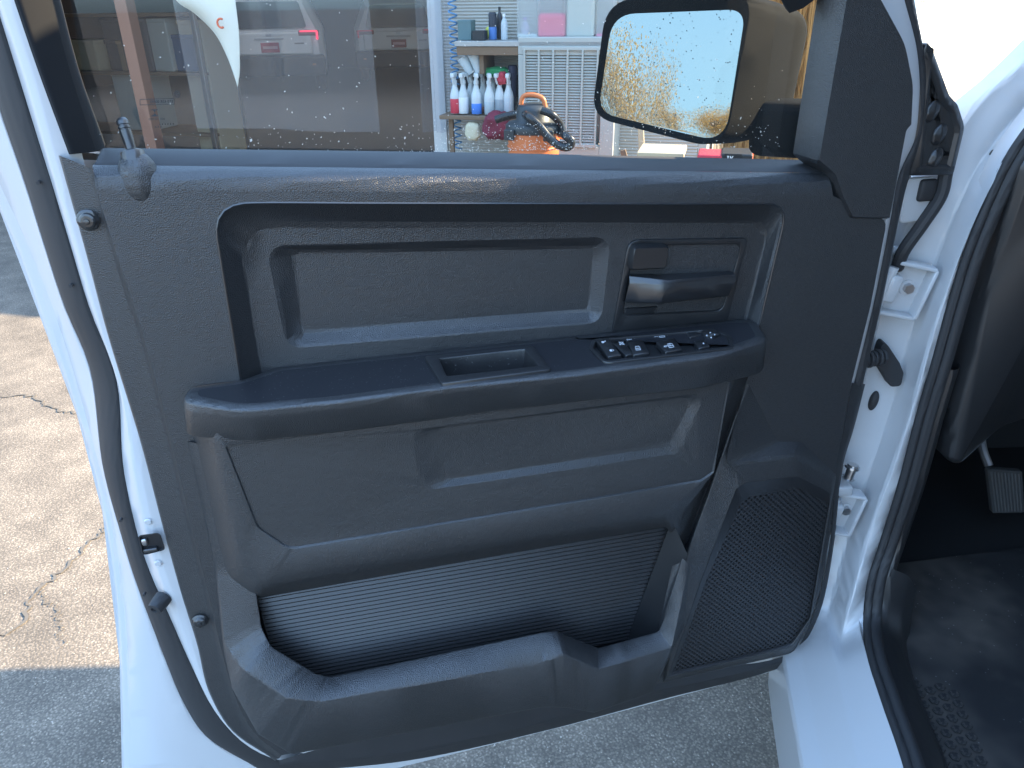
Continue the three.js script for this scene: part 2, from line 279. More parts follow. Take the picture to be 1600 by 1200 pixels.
  icon((x) => { for (const [a, b, r] of [[48, 8, 0], [48, 56, Math.PI], [14, 32, -Math.PI / 2], [82, 32, Math.PI / 2]]) { x.save(); x.translate(a, b); x.rotate(r); x.beginPath(); x.moveTo(-9, 7); x.lineTo(9, 7); x.lineTo(0, -7); x.fill(); x.restore(); } }, [[.28,1.1596,.0238],[.2991,1.1596,.0239],[.2889,1.1596,.048],[.2703,1.1596,.0478]], knob);
}

// --- lower trim: bulging panel under the armrest with a grooved inset and a sunken field
{
  const base = rounded([[-.4366,1.1181,0],[.3838,1.0951,0],[.2941,.746,.004],[.2457,.8254,.03],[-.3998,.8098,.025],[-.4364,.8373,.004]], [.01, .01, .01, .02, .03, .03], true, 5, 6);
  const mid = rounded([[-.4059,1.1413,.052],[.3374,1.1249,.05],[.2699,.8299,.03],[.2326,.862,.053],[-.3824,.8579,.06],[-.4043,.8863,.05]], [.01, .01, .01, .02, .03, .03], true, 5, 6);
  const grv = rounded([[-.3879,1.0906,.062],[.3087,1.0939,.062],[.3034,.9385,.06],[.2835,.9254,.06],[-.333,.9178,.064],[-.3694,.9587,.06]], [.003, .003, .006, .006, .03, .03], true, 5, 6);
  const k = loftLoops([base, mid, grv, shift(inset(grv, .0012), 0, 0, -.003)], [0, .022, .0012]);
  const lowT = dp('lower_trim', skin(k, true), M.leather, undefined, .9);
  const g2 = k[k.length - 1];
  const so = rounded([[-.1551,1.0775,.059],[.2736,1.0792,.059],[.2417,.9797,.057],[-.1407,.981,.06]], .022), sl = rounded([[-.1195,1.0733,.05],[.2605,1.0722,.05],[.2293,.9921,.05],[-.1099,.9865,.05]], .018);
  const rim = loftLoops([inset(so, -.004), so, sl, inset(sl, .003)], [0, .005, .002]);
  dp('lower_inset', join(fill(g2, [rim[0]]), skin(rim, true), fill(rim[rim.length - 1])), M.leather, lowT, .4);
}

// --- map pocket
{
  const Li = [[-.3996,1.0716,.03],[-.3922,.8681,.028],[-.3936,.7723,.045],[-.3819,.7481,.062],[-.3234,.696,.08],[-.3049,.6859,.08],[.0229,.6962,.08],[.0472,.6945,.08],[.1211,.6391,.08],[.2271,.6503,.08],[.261,.787,.068]];
  const Lo = [[-.4428,1.0716,.002],[-.4443,.8686,.004],[-.4506,.7407,.04],[-.4192,.7302,.085],[-.3651,.6907,.112],[-.3215,.6767,.115],[.0135,.6666,.115],[.0497,.6779,.115],[.1094,.6294,.115],[.2387,.6378,.108],[.2737,.7747,.072]];
  const Lb = [[-.4465,1.0679,-.002],[-.4493,.8589,-.002],[-.4627,.6948,.004],[-.4576,.6445,.03],[-.4261,.5862,.075],[-.3806,.547,.092],[.0236,.5462,.1],[.0624,.5337,.1],[.1104,.5113,.103],[.2219,.5079,.085],[.2996,.587,.03]];
  const Lz = Lb.map(([x, y]) => [x, y + .004, -.004]);
  const r = [0, .05, .03, .02, .016, .014, .008, .008, .003, .01, 0], R = (l) => rounded(l, r, false, 5, 6);
  const inn = R(Li), under = shift(inn, 0, -.012, -.004), deep = R(Li.map(([x, y, z], i) => [x + (i === 10 ? -.012 : 0), y - (i < 3 || i === 10 ? .02 : .1), Math.min(z, .06)]));
  const mp = dp('map_pocket', lines([deep, under, inn, R(Lo), R(Lb), R(Lz)], [0, .004, .003, .003, .01]), M.leather, undefined, .8);
  // ribbed back wall
  const w = [], a = V(...[[-.4097,.8186,.003]][0]), b = V(...[[.294,.8255,.003]][0]), yb = .56, n = 64;
  const pos = [];
  for (let i = 0; i <= n; i++) { const L = [], t = i / n, zz = i % 2 ? .0046 : .002; for (const p of [a, b]) L.push(V(p.x, p.y + (yb - p.y) * t, zz)); w.push(L); }
  dp('ribbed_back', skin(w, false), M.plastic, mp, .2);
  const q = [[.261,.8281,.02],[.2726,.7878,.062],[.2473,.6311,.074],[.2101,.5152,.06],[.2006,.4643,.004],[.2097,.5837,.004]].map((p) => V(...p));
  dp('pocket_side', fill(q), M.plastic, mp);
  const ql = [...[[-.4009,.799,.004],[-.3986,.7282,.004],[-.4141,.5724,.004]], ...[[-.3791,.5974,.06],[-.3826,.7437,.06],[-.394,.8119,.026]]].map((p) => V(...p));
  dp('pocket_side', fill(ql), M.plastic, mp);
}

// --- speaker pod and perforated grille
const holes = tex(128, (x, y) => { let m = 1; for (const [a, b] of [[.25, .25], [.75, .75]]) { const d = Math.hypot(((x - a + 1.5) % 1 - .5), ((y - b + 1.5) % 1 - .5)); if (d < .22) m = 0; } return m; }, false, .0105);
{
  const base = rounded([[.3762,1.0566,0],[.4469,.9372,0],[.4914,.9305,0],[.573,.8515,0],[.5842,.5398,0],[.56,.4414,0],[.2863,.4306,0],[.294,.7151,0]], [.004, .02, .03, .02, .02, .02, .004, .004], true, 5, 3);
  const top = rounded([[.3706,1.0414,.004],[.3342,.9253,.026],[.4661,.9227,.026],[.5645,.8489,.006],[.565,.5531,.022],[.5359,.4813,.024],[.2793,.468,.024],[.2838,.7413,.03]], [.004, .02, .03, .02, .02, .02, .004, .004], true, 5, 3);
  const frame = rounded([[.3664,.8746,.026],[.3822,.8844,.026],[.4767,.8813,.026],[.5625,.8201,.01],[.5634,.5471,.022],[.5325,.4854,.024],[.2827,.472,.024],[.3245,.6949,.026]], [.01, .01, .03, .02, .02, .02, .004, .01], true, 5, 3);
  const inner = rounded([[.3827,.8404,.021],[.3977,.8507,.021],[.4858,.8536,.021],[.5668,.7957,.007],[.5642,.5455,.017],[.5325,.487,.019],[.2948,.475,.019],[.3373,.688,.021]], [.01, .01, .03, .02, .02, .02, .004, .01], true, 5, 3);
  const pod = dp('speaker_pod', loopSkin([base, top, frame], [0, .01]), M.leather, undefined, .9);
  dp('speaker_frame', loopSkin([shift(frame, 0, 0, .0005), inset(frame, .001), inner], [0, .001]), M.plastic, pod);
  dp('speaker_grille', fill(inner), std({ color: lin(.03, .031, .034), roughness: .5, alphaMap: holes, alphaTest: .5 }), pod);
  dp('speaker_back', fill(shift(inner, 0, 0, -.015)), M.rubber, pod);
}
// lower rubber lip under the panel
{
  const a = [[[-.4206,.4182,-.012],[-.1924,.4442,-.012],[.0547,.4588,-.01],[.2978,.4647,-.006],[.4829,.424,-.006],[.5632,.4277,-.006]], [[-.4216,.4104,-.008],[-.1979,.3763,-.006],[.0535,.3854,-.004],[.3001,.4065,0],[.4811,.4135,0],[.5607,.4206,0]], [[-.4352,.3661,-.03],[-.1988,.3254,-.03],[.0611,.3279,-.03],[.3183,.3475,-.03],[.5057,.358,-.03],[.5932,.3712,-.03]]];
  dp('lower_seal', lines(a.map((l) => smooth(l, 40)), [0, .006]), M.rubber);
}
// trim plugs on the rear flange
for (const [p, s] of [[[[-.4979,1.3701,-.008]][0], .0115], [[[-.4885,.755,-.008]][0], .011]]) {
  const g = lathe([[.0001, .0065], [.003, .006], [.0035, .0045], [.0065, .0045], [.0085, .003], [.0095, 0], [s, -.001], [s + .001, -.002]], 28); g.rotateX(Math.PI / 2); g.translate(...p); dp('trim_plug', g, M.gloss);
}
// lock pin on its moulded boss
{
  const [b, t] = [[[-.4362,1.4406,-.018]][0], [[-.4422,1.4789,-.03]][0]];
  const boss = new THREE.SphereGeometry(1, 32, 24); boss.scale(.023, .034, .02); boss.translate(b[0] + .002, b[1] - .03, -.016); dp('pin_boss', boss, M.leather);
  dp('pin_collar', along(lathe([[.0001, .004], [.0095, .004], [.0125, .0025], [.013, 0], [.013, -.012]], 32), b, t), M.gloss);
  const L = V(...t).sub(V(...b)).length();
  dp('lock_pin', along(lathe([[.0001, L], [.0045, L - .001], [.0064, L - .004], [.0066, L - .008], [.0058, L - .0085], [.0058, L - .0095], [.0066, L - .010], [.0066, L - .0125], [.0058, L - .013], [.0058, L - .014], [.0066, L - .0145], [.0058, L - .03], [.0055, 0]], 24), b, t), M.gloss);
}

// --- sail panel in front of the window
{
  const o = rounded([[.4324,1.6364,-.004],[.4344,1.5868,-.004],[.4326,1.3891,-.004],[.4625,1.3683,-.004],[.4823,1.3348,-.004],[.5043,1.3038,-.004],[.5703,1.2981,-.004],[.5674,1.4229,-.004],[.5738,1.4303,-.004],[.5634,1.4832,-.004],[.5374,1.5356,-.004],[.491,1.5862,-.004],[.4486,1.6364,-.004]], [.01, .1, .006, .02, .02, .01, .004, .006, .006, .1, .1, .1, .01], true, 4, 3);
  const bk = shift(inset(o, -.001), 0, 0, -.05), top = shift(inset(o, .003), 0, 0, .009);
  dp('sail_panel', join(loopSkin([bk, shift(o, 0, 0, .004), top], [0, .003]), fill(top)), M.leather, undefined, .8);
  const r = [[[.4687,1.5865,-.06],[.4696,1.4865,-.06],[.4572,1.3762,-.06]], [[.4435,1.5868,-.02],[.4444,1.4906,-.02],[.4367,1.3844,-.02]], [[.4408,1.5867,.004],[.4414,1.4927,.004],[.434,1.3853,.004]]].map((l) => smooth(l, 16)); dp('frame_trim', lines(r, [0, .012]), M.frame);
}

// --- window frame, glass, dust and etched mark
{
  const fr = [[[-.5205,1.61,-.03],[-.515,1.5301,-.03],[-.5059,1.4415,-.03]], [[-.5097,1.6096,-.006],[-.5042,1.5315,-.006],[-.4958,1.445,-.006]], [[-.4831,1.6097,-.03],[-.4822,1.5291,-.03],[-.4761,1.4428,-.03]], [[-.4848,1.6102,-.06],[-.4836,1.527,-.06],[-.4761,1.4415,-.06]], [[-.4925,1.6108,-.1],[-.4912,1.5243,-.1],[-.4822,1.4399,-.1]]].map((l) => smooth(l.map((p, i) => i ? p : p), 24));
  dp('window_frame', lines(fr, [0, .006, .004, .003]), M.frame);
  const yT = 1.98; const A = V(...[[-.5217,1.61,-.03]][0]), B = V(...[[-.4848,1.6102,-.06]][0]);
  const up = [[A.x, A.y, -.05], [A.x - .03, A.y + .14, -.055], [A.x + .03, A.y + .3, -.06], [A.x + .25, A.y + .34, -.06], [.1, A.y + .3, -.06], [.3, A.y + .12, -.06], [.42, A.y - .02, -.06]];
  dp('window_frame', tube(up, .028, 50, 8), M.frame);
  const gl = [...[[-.4736,1.6349,-.075],[-.4875,1.4396,-.075],[-.4907,1.4264,-.075],[.4818,1.3629,-.075],[.4899,1.6322,-.075]]].map((p) => V(...p)); gl.splice(0, 1, V(gl[0].x + .02, gl[0].y + .2, -.075), V(gl[0].x, gl[0].y, -.075)); gl.push(V(.28, gl[0].y, -.075));
  dp('window_glass', fill(gl), new THREE.MeshPhysicalMaterial({ color: lin(.86, .90, .89), roughness: 0, transmission: .98, thickness: 0, ior: 1.5 }));
  // dust flecks, denser along the sill
  const pos = [], N = 900;
  for (let i = 0; i < N; i++) {
    const b = rnd(), x = b < .55 ? .02 + .17 * (rnd() + rnd() + rnd() - 1.5) : rr(-.5, .42), h = b < .75 ? Math.pow(rnd(), 2.2) * .035 : Math.pow(rnd(), 1.4) * .17, y = 1.416 - .036 * (x + .1) / .9 * .9 + h, s = (b < .75 ? rr(.0003, .0009) : rr(.0003, .0011)) * (rnd() < .05 ? 1.7 : 1), z = -.0735, t = rnd() * 6.28;
    const q = [0, 1, 2, 3].map((k) => { const a = t + k * 1.57 + rr(-.3, .3), e = s * (k % 2 ? rr(.5, 1) : rr(1, 1.6)); return [x + Math.cos(a) * e, y + Math.sin(a) * e, z + rr(0, .0006)]; });
    pos.push(...q[0], ...q[1], ...q[2], ...q[0], ...q[2], ...q[3]);
  }
  dp('glass_dust', tri(pos), std({ color: lin(.75, .72, .64), roughness: .9 })).userData.kind = 'stuff';
  const c = document.createElement('canvas'); c.width = 512; c.height = 384; const x = c.getContext('2d'); x.fillStyle = '#000'; x.fillRect(0, 0, 512, 384); x.translate(512, 0); x.scale(-1, 1); x.fillStyle = x.strokeStyle = '#fff';
  x.font = 'bold 34px sans-serif'; x.fillText('E13 43R 00095', 70, 170); x.font = '26px sans-serif'; x.fillText('DOT 736 M00', 150, 312); x.lineWidth = 5;
  x.beginPath(); x.arc(34, 100, 26, 0, 7); x.stroke(); x.beginPath(); for (let k = 0; k < 5; k++) { const a = -1.57 + k * 1.2566; x.moveTo(34, 100); x.lineTo(34 + 26 * Math.cos(a), 100 + 26 * Math.sin(a)); } x.stroke();
  x.strokeRect(60, 136, 330, 46); x.fillRect(220, 222, 60, 7); x.fillRect(214, 272, 66, 9); x.beginPath(); x.moveTo(262, 229); x.lineTo(238, 229); x.lineTo(250, 250); x.fill(); x.beginPath(); x.moveTo(230, 272); x.lineTo(270, 272); x.lineTo(248, 254); x.fill();
  for (let k = 0; k < 6; k++) { x.beginPath(); x.arc(70 + k * 26, 348, 6, 0, 7); x.fill(); if (k < 3) { x.beginPath(); x.arc(190 + k * 26, 370, 6, 0, 7); x.fill(); } }
  const g = new THREE.BufferGeometry(), [p, q, r, s] = [[-.4368,1.5108,-.0738],[-.3787,1.5103,-.0738],[-.3887,1.4588,-.0738],[-.448,1.46,-.0738]];
  g.setAttribute('position', new THREE.Float32BufferAttribute([...s, ...r, ...q, ...s, ...q, ...p], 3)); g.setAttribute('uv', new THREE.Float32BufferAttribute([0, 0, 1, 0, 1, 1, 0, 0, 1, 1, 0, 1], 2)); g.computeVertexNormals();
  wpart('glass_mark', g, std({ color: lin(.05, .055, .06), roughness: .7, alphaMap: new THREE.CanvasTexture(c), transparent: true }), door);
}

// --- white door shell: shut face, seal channel, hem
{
  const hemO = [[-.6548,1.4986,-.135],[-.6415,1.4279,-.135],[-.6321,1.3602,-.135],[-.6261,1.301,-.135],[-.6215,1.1797,-.135],[-.6149,1.0642,-.135],[-.6205,.8925,-.135],[-.6398,.7261,-.135],[-.6636,.5892,-.135],[-.6892,.4606,-.135],[-.7276,.2835,-.135]], hemI = [[-.6398,1.4993,-.122],[-.6247,1.4345,-.122],[-.6154,1.3742,-.122],[-.6066,1.3033,-.122],[-.5989,1.1826,-.122],[-.5996,1.069,-.122],[-.6053,.899,-.122],[-.6229,.7338,-.122],[-.6459,.598,-.122],[-.6718,.4707,-.122],[-.7102,.2953,-.122]];
  const hemM = [[-.6454,1.4989,-.128],[-.6315,1.4323,-.128],[-.6235,1.3677,-.128],[-.6162,1.3023,-.128],[-.6104,1.1814,-.128],[-.6075,1.0669,-.128],[-.6127,.8961,-.128],[-.6306,.7302,-.128],[-.655,.5942,-.128],[-.6803,.4661,-.128],[-.7181,.2898,-.128]];
  const wl = [[-.5831,1.5866,-.085],[-.582,1.4801,-.085],[-.5783,1.4016,-.085],[-.5771,1.3283,-.085],[-.5743,1.2431,-.085],[-.5655,1.1549,-.085],[-.5848,.9998,-.085],[-.5871,.8903,-.085],[-.5868,.8096,-.085],[-.5832,.7216,-.085],[-.5772,.6226,-.085],[-.5694,.5233,-.085],[-.5474,.4258,-.085],[-.4781,.3221,-.085]], wr = [[-.5455,1.5985,-.055],[-.542,1.4821,-.055],[-.5394,1.4016,-.055],[-.5378,1.3296,-.055],[-.5359,1.2504,-.055],[-.5269,1.1499,-.055],[-.5487,1.0127,-.055],[-.5549,.9064,-.055],[-.5531,.8273,-.055],[-.5433,.7399,-.055],[-.5328,.6461,-.055],[-.5173,.5454,-.055],[-.4853,.4516,-.055],[-.4029,.3457,-.055]];
  const ps = [[-.5169,1.6098,-.018],[-.5102,1.5308,-.018],[-.5119,1.4424,-.018],[-.5107,1.3262,-.018],[-.5107,1.2276,-.018],[-.5059,1.0725,-.018],[-.5061,.9324,-.018],[-.5063,.8753,-.018],[-.5051,.8089,-.018],[-.5017,.7054,-.018],[-.5023,.6014,-.018],[-.4813,.5027,-.018],[-.4255,.4154,-.018],[-.3335,.3797,-.018]];
  const N = 60, S = (l) => smooth(l, N);
  const inner = S(ps), chR = S(wr), chL = S(wl), hI = S(hemI), hM = S(hemM), hO = S(hemO);
  const mid = chR.map((p, i) => p.clone().lerp(inner[i], .55).add(V(0, 0, .012)));
  dp('shut_face', lines([shift(inner, .02, 0, -.012), mid, chR, shift(chR, -.004, 0, -.03)], [0, .014, .006]), M.white, undefined, .9);
  const midL = chL.map((p, i) => p.clone().lerp(hI[i], .5).add(V(.006, 0, .006)));
  dp('outer_flange', lines([shift(chL, .01, 0, -.02), chL, midL, hI, shift(hI, 0, 0, -.003), hM, hO, shift(hO, .002, 0, -.006)], [0, .004, .02, .002, .001, .003, .002]), M.white, undefined, .9);
  // seal: a soft flattened tube between the two
  const rows = []; for (let k = 0; k <= 10; k++) { const a = Math.PI * k / 10; rows.push(chR.map((p, i) => p.clone().lerp(chL[i], .5 - .5 * Math.cos(a)).add(V(0, 0, Math.sin(a) * .012 - .004)))); }
  const seal = dp('weather_strip', skin(rows, false), M.rubber, undefined, 1.2);
  for (const p of [[-.5519,1.4082,-.052],[-.5483,1.2815,-.052],[-.5694,.9284,-.052],[-.567,.7891,-.052]]) { const h = cyl(.0022, .0022, .006, 10); h.rotateX(Math.PI / 2); h.translate(...p); dp('vent_hole', h, M.rubber, seal); }
  // outer skin, white outside of the door
  const sk = [...[[-.6423,1.4276,-.137],[-.6329,1.3597,-.137],[-.6222,1.1789,-.137],[-.6156,1.0633,-.137],[-.6212,.8913,-.137],[-.6644,.5874,-.137],[-.7285,.2811,-.137]], ...[[-.3803,.1651,-.137],[.1633,.1938,-.137],[.6794,.2316,-.137],[.6979,.5021,-.12],[.6632,1.2046,-.1],[.6592,1.3204,-.1]]].map((p) => V(...p)); sk.push(V(sk[0].x, sk[0].y, -.137)); sk.pop();
  dp('outer_skin', join(fill(sk), fill(shift(sk, 0, 0, -.003))), M.white);
  // belt return behind the glass
  const bl = [[[-.4907,1.4327,-.082],[.4971,1.3626,-.082]], [[-.5263,1.4285,-.137],[.5585,1.3472,-.137]]].map((l) => smooth(l, 4)); dp('belt_strip', lines(bl), M.rubber);
}
// latch opening, latch jaws, bumper
{
  const l = rounded([[-.5385,.9228,-.012],[-.5131,.9225,-.012],[-.5119,.895,-.012],[-.5401,.8914,-.012]], .004, true, 4, 2);
  const lt = dp('latch', join(loopSkin([inset(l, -.002), shift(l, 0, 0, .001), shift(inset(l, .001), 0, 0, -.004)], [0, .001]), fill(shift(inset(l, .001), 0, 0, -.004))), std({ color: lin(.02, .02, .022), roughness: .5 }));
  dp('latch_jaw', rbox(.02, .007, .01, .003, ...[[-.529,.8968,-.014]][0]), M.gloss, lt); dp('latch_jaw', rbox(.008, .012, .008, .003, ...[[-.5344,.9115,-.014]][0]), M.steel, lt);
  for (const p of [[-.5261,.9377,-.022],[-.5277,.8634,-.022]]) { const g = lathe([[.0001, .001], [.004, .0008], [.0055, -.001]], 20); g.rotateX(Math.PI / 2); g.translate(...p); dp('rivet', g, M.white); }
  const b = [[-.5394,.7931,-.022]][0], g = lathe([[.0001, .012], [.0045, .012], [.005, .015], [.0105, .014], [.0115, .01], [.0125, 0], [.0125, -.01]], 28); g.rotateX(Math.PI / 2 + .2); g.rotateY(-.5); g.translate(...b); dp('rubber_bumper', g, M.rubber);
}
// front edge: paint line, seal and the black corner bracket
{
  const a = smooth([[.5028,1.5861,-.02],[.5501,1.5347,-.02],[.5765,1.4814,-.02],[.5878,1.4284,-.02],[.5793,1.4187,-.018],[.5769,1.2957,-.012],[.5757,1.1578,-.008],[.5712,1.0234,-.008]], 60), b = smooth([[.5462,1.5894,-.03],[.5841,1.5222,-.03],[.6057,1.455,-.03],[.6114,1.4084,-.03],[.5967,1.3555,-.03],[.5916,1.2883,-.022],[.5898,1.1527,-.018],[.581,1.0193,-.014]], 60);
  const c = smooth([[.5668,1.5892,-.04],[.6095,1.4988,-.04],[.6224,1.4619,-.04],[.6265,1.389,-.04],[.62,1.3371,-.04],[.613,1.2788,-.034],[.61,1.1471,-.028],[.6025,1.0126,-.022]], 60), d = smooth([[.5817,1.5891,-.05],[.6263,1.4976,-.05],[.6385,1.4603,-.05],[.6428,1.3865,-.05],[.6341,1.3342,-.05],[.6311,1.2734,-.05],[.6359,1.1364,-.05],[.6311,.9954,-.05]], 60);
  dp('front_shut_face', lines([shift(a, -.004, 0, -.01), a, b], [0, .002]), M.white);
  const rows = []; for (let k = 0; k <= 8; k++) { const t = Math.PI * k / 8; rows.push(b.map((p, i) => p.clone().lerp(c[i], .5 - .5 * Math.cos(t)).add(V(0, 0, Math.sin(t) * .008)))); } dp('front_seal', skin(rows, false), M.rubber, undefined, 1.2);
  dp('front_hem', lines([c, d, shift(d, .004, 0, -.06)], [0, .003]), M.white);
  const e = [[[.5703,1.0268,-.006],[.5727,.9399,-.006],[.5731,.8712,-.006],[.5922,.7231,-.006],[.5971,.5793,-.006],[.5902,.5053,-.006],[.5691,.4263,-.006]], [[.5953,1.0184,-.012],[.5928,.9336,-.012],[.5884,.8651,-.012],[.6024,.7182,-.01],[.6075,.5674,-.008],[.5996,.4913,-.008],[.5779,.4151,-.008]], [[.6422,.9892,-.06],[.6384,.9003,-.06],[.6325,.8285,-.06],[.6392,.6815,-.05],[.6379,.5328,-.04],[.6304,.4505,-.04],[.6087,.3678,-.04]]].map((l) => smooth(l, 30)); dp('front_seal', lines(e, [0, .003]), M.rubber);
  const o = rounded([[.5899,1.5501,-.03],[.6532,1.4627,-.03],[.6707,1.4499,-.03],[.692,1.4181,-.03],[.6921,1.349,-.03],[.6162,1.3516,-.03]], [.01, .03, .02, .03, .006, .006], true, 5, 3), i2 = shift(inset(o, .012), 0, 0, .006);
  const br = dp('corner_bracket', join(loopSkin([shift(o, 0, 0, -.03), o, i2, shift(inset(o, .016), 0, 0, 0)], [0, .002, .003]), fill(shift(inset(o, .016), 0, 0, 0))), M.plastic);
  for (const p of [[.6292,1.442,-.03],[.6499,1.4093,-.03],[.6526,1.3755,-.03]]) { const g = new THREE.SphereGeometry(1, 20, 12); g.scale(.011, .016, .006); g.rotateZ(-.4); g.translate(...p); dp('bracket_boss', g, M.plastic, br); }
  const bx = rounded([[.6243,1.3444,-.045],[.6791,1.344,-.045],[.681,1.3207,-.045],[.6675,1.2771,-.045],[.6292,1.2748,-.045]], .008, true, 4, 2); dp('bracket_foot', join(loopSkin([shift(bx, 0, 0, -.03), bx, inset(bx, .006)], [0, .003]), fill(inset(bx, .006))), M.white);
  dp('foot_plug', rbox(.03, .034, .012, .008, ...[[.6631,1.325,-.044]][0]), M.rubber);
  dp('wiring_strap', tube([[.6867,1.3503,-.04],[.6853,1.3171,-.038],[.6649,1.2715,-.04],[.647,1.2306,-.045],[.6549,1.1979,-.06]], .010, 40, 10), M.rubber);
}
// --- side mirror outside the glass
{
  const n = V(-0.4957, 0.1305, 0.8586);
  const R = [.05, .03, .045, .04];
  const rim = rounded([[.2172,1.5917,-.2762],[.4028,1.5958,-.1697],[.3743,1.3797,-.1532],[.1945,1.4232,-.2637]], R, true, 8, 4), glO = rounded([[.2306,1.5705,-.2792],[.4017,1.5759,-.1812],[.3821,1.389,-.1642],[.2093,1.4287,-.27]], R.map((r) => r * .8), true, 8, 4);
  const cen = rim.reduce((s, p) => s.add(p), V()).multiplyScalar(1 / rim.length);
  const back = (d, s) => rim.map((p) => p.clone().sub(cen).multiplyScalar(s).add(cen).addScaledVector(n, -d).add(V(d * .8, 0, 0)));
  const K = loftLoops([glO, rim, back(.06, 1.02), back(.14, .95), back(.19, .7), back(.2, .2)], [0, .006, .03, .035, .03]);
  const hs = dp('side_mirror', join(skin(K, true), fill(K[K.length - 1])), M.shell, undefined, 1.1);
  const gm = shift(glO, 0, 0, 0).map((p) => p.clone().addScaledVector(n, .0005));
  dp('mirror_glass', fill(gm.map((p) => p.clone().sub(cen).multiplyScalar(.995).add(cen).addScaledVector(n, 0))), std({ color: lin(.34, .38, .37), roughness: .0, metalness: 1 }), hs);
  const A = V(...[[.5315,1.4025,-.3]][0]), B = V(...[[.5244,1.4068,-.12]][0]);
  const ar = tube([A, A.clone().lerp(B, .5), B], 1, 8, 16); dp('mirror_arm', (() => { const g = rbox(.14, .085, .1, .02); g.rotateY(-.65); g.translate((A.x + B.x) / 2 + .005, (A.y + B.y) / 2 - .006, (A.z + B.z) / 2); return g; })(), M.shell, hs);
  const c = document.createElement('canvas'); c.width = c.height = 128; const x = c.getContext('2d'); x.fillStyle = '#000'; x.fillRect(0, 0, 128, 128); x.strokeStyle = '#fff'; x.lineWidth = 8; x.setLineDash([22, 8]); x.strokeRect(18, 24, 92, 50); x.setLineDash([]);
  for (const k of [40, 64, 88]) { x.beginPath(); x.moveTo(k, 44); x.bezierCurveTo(k - 14, 64, k + 14, 84, k, 110); x.stroke(); }
  const [p, q, r, s] = [[.3601,1.4239,-.1799],[.3742,1.4225,-.1715],[.3721,1.4104,-.1709],[.3579,1.4118,-.1793]], g = new THREE.BufferGeometry();
  g.setAttribute('position', new THREE.Float32BufferAttribute([...s, ...r, ...q, ...s, ...q, ...p], 3)); g.setAttribute('uv', new THREE.Float32BufferAttribute([0, 0, 1, 0, 1, 1, 0, 0, 1, 1, 0, 1], 2)); g.computeVertexNormals();
  wpart('heated_symbol', g, std({ color: lin(.03, .03, .03), roughness: .8, alphaMap: new THREE.CanvasTexture(c), transparent: true }), door, hs);
  const pos = [], e1 = V(0, 1, 0).cross(n).normalize(), e2 = n.clone().cross(e1);
  for (let i = 0; i < 130; i++) { const o = cen.clone().addScaledVector(n, -.0095).addScaledVector(e1, rr(-.03, .1)).addScaledVector(e2, rr(-.08, .08)), s2 = rr(.0004, .0011); for (let k = 0; k < 5; k++) { const a = k * 1.2566, b2 = a + 1.2566; for (const t of [null, a, b2]) { const v = t === null ? o : o.clone().addScaledVector(e1, Math.cos(t) * s2).addScaledVector(e2, Math.sin(t) * s2); pos.push(v.x, v.y, v.z); } } }
  dp('dried_spots', tri(pos), std({ color: lin(.09, .1, .1), roughness: .8 }), hs).userData.kind = 'stuff';
}
// crumbs of dust lying on the armrest top and the belt ledge
{
  const pos = []; for (let i = 0; i < 420; i++) { const u = rnd(), x = i < 250 ? rr(-.36, -.05) : rr(-.05, .33), z = rr(-.02, .085 - .06 * Math.max(0, u - .5)), s = rr(.0002, .0006), a = rnd() * 6; for (let k = 0; k < 3; k++) { const t = a + k * 2.1; pos.push(x + Math.cos(t) * s, AY + .0006, z + Math.sin(t) * s); } }
  dp('dust_crumbs', tri(pos), std({ color: lin(.5, .5, .5), roughness: .9 })).userData.kind = 'stuff';
}

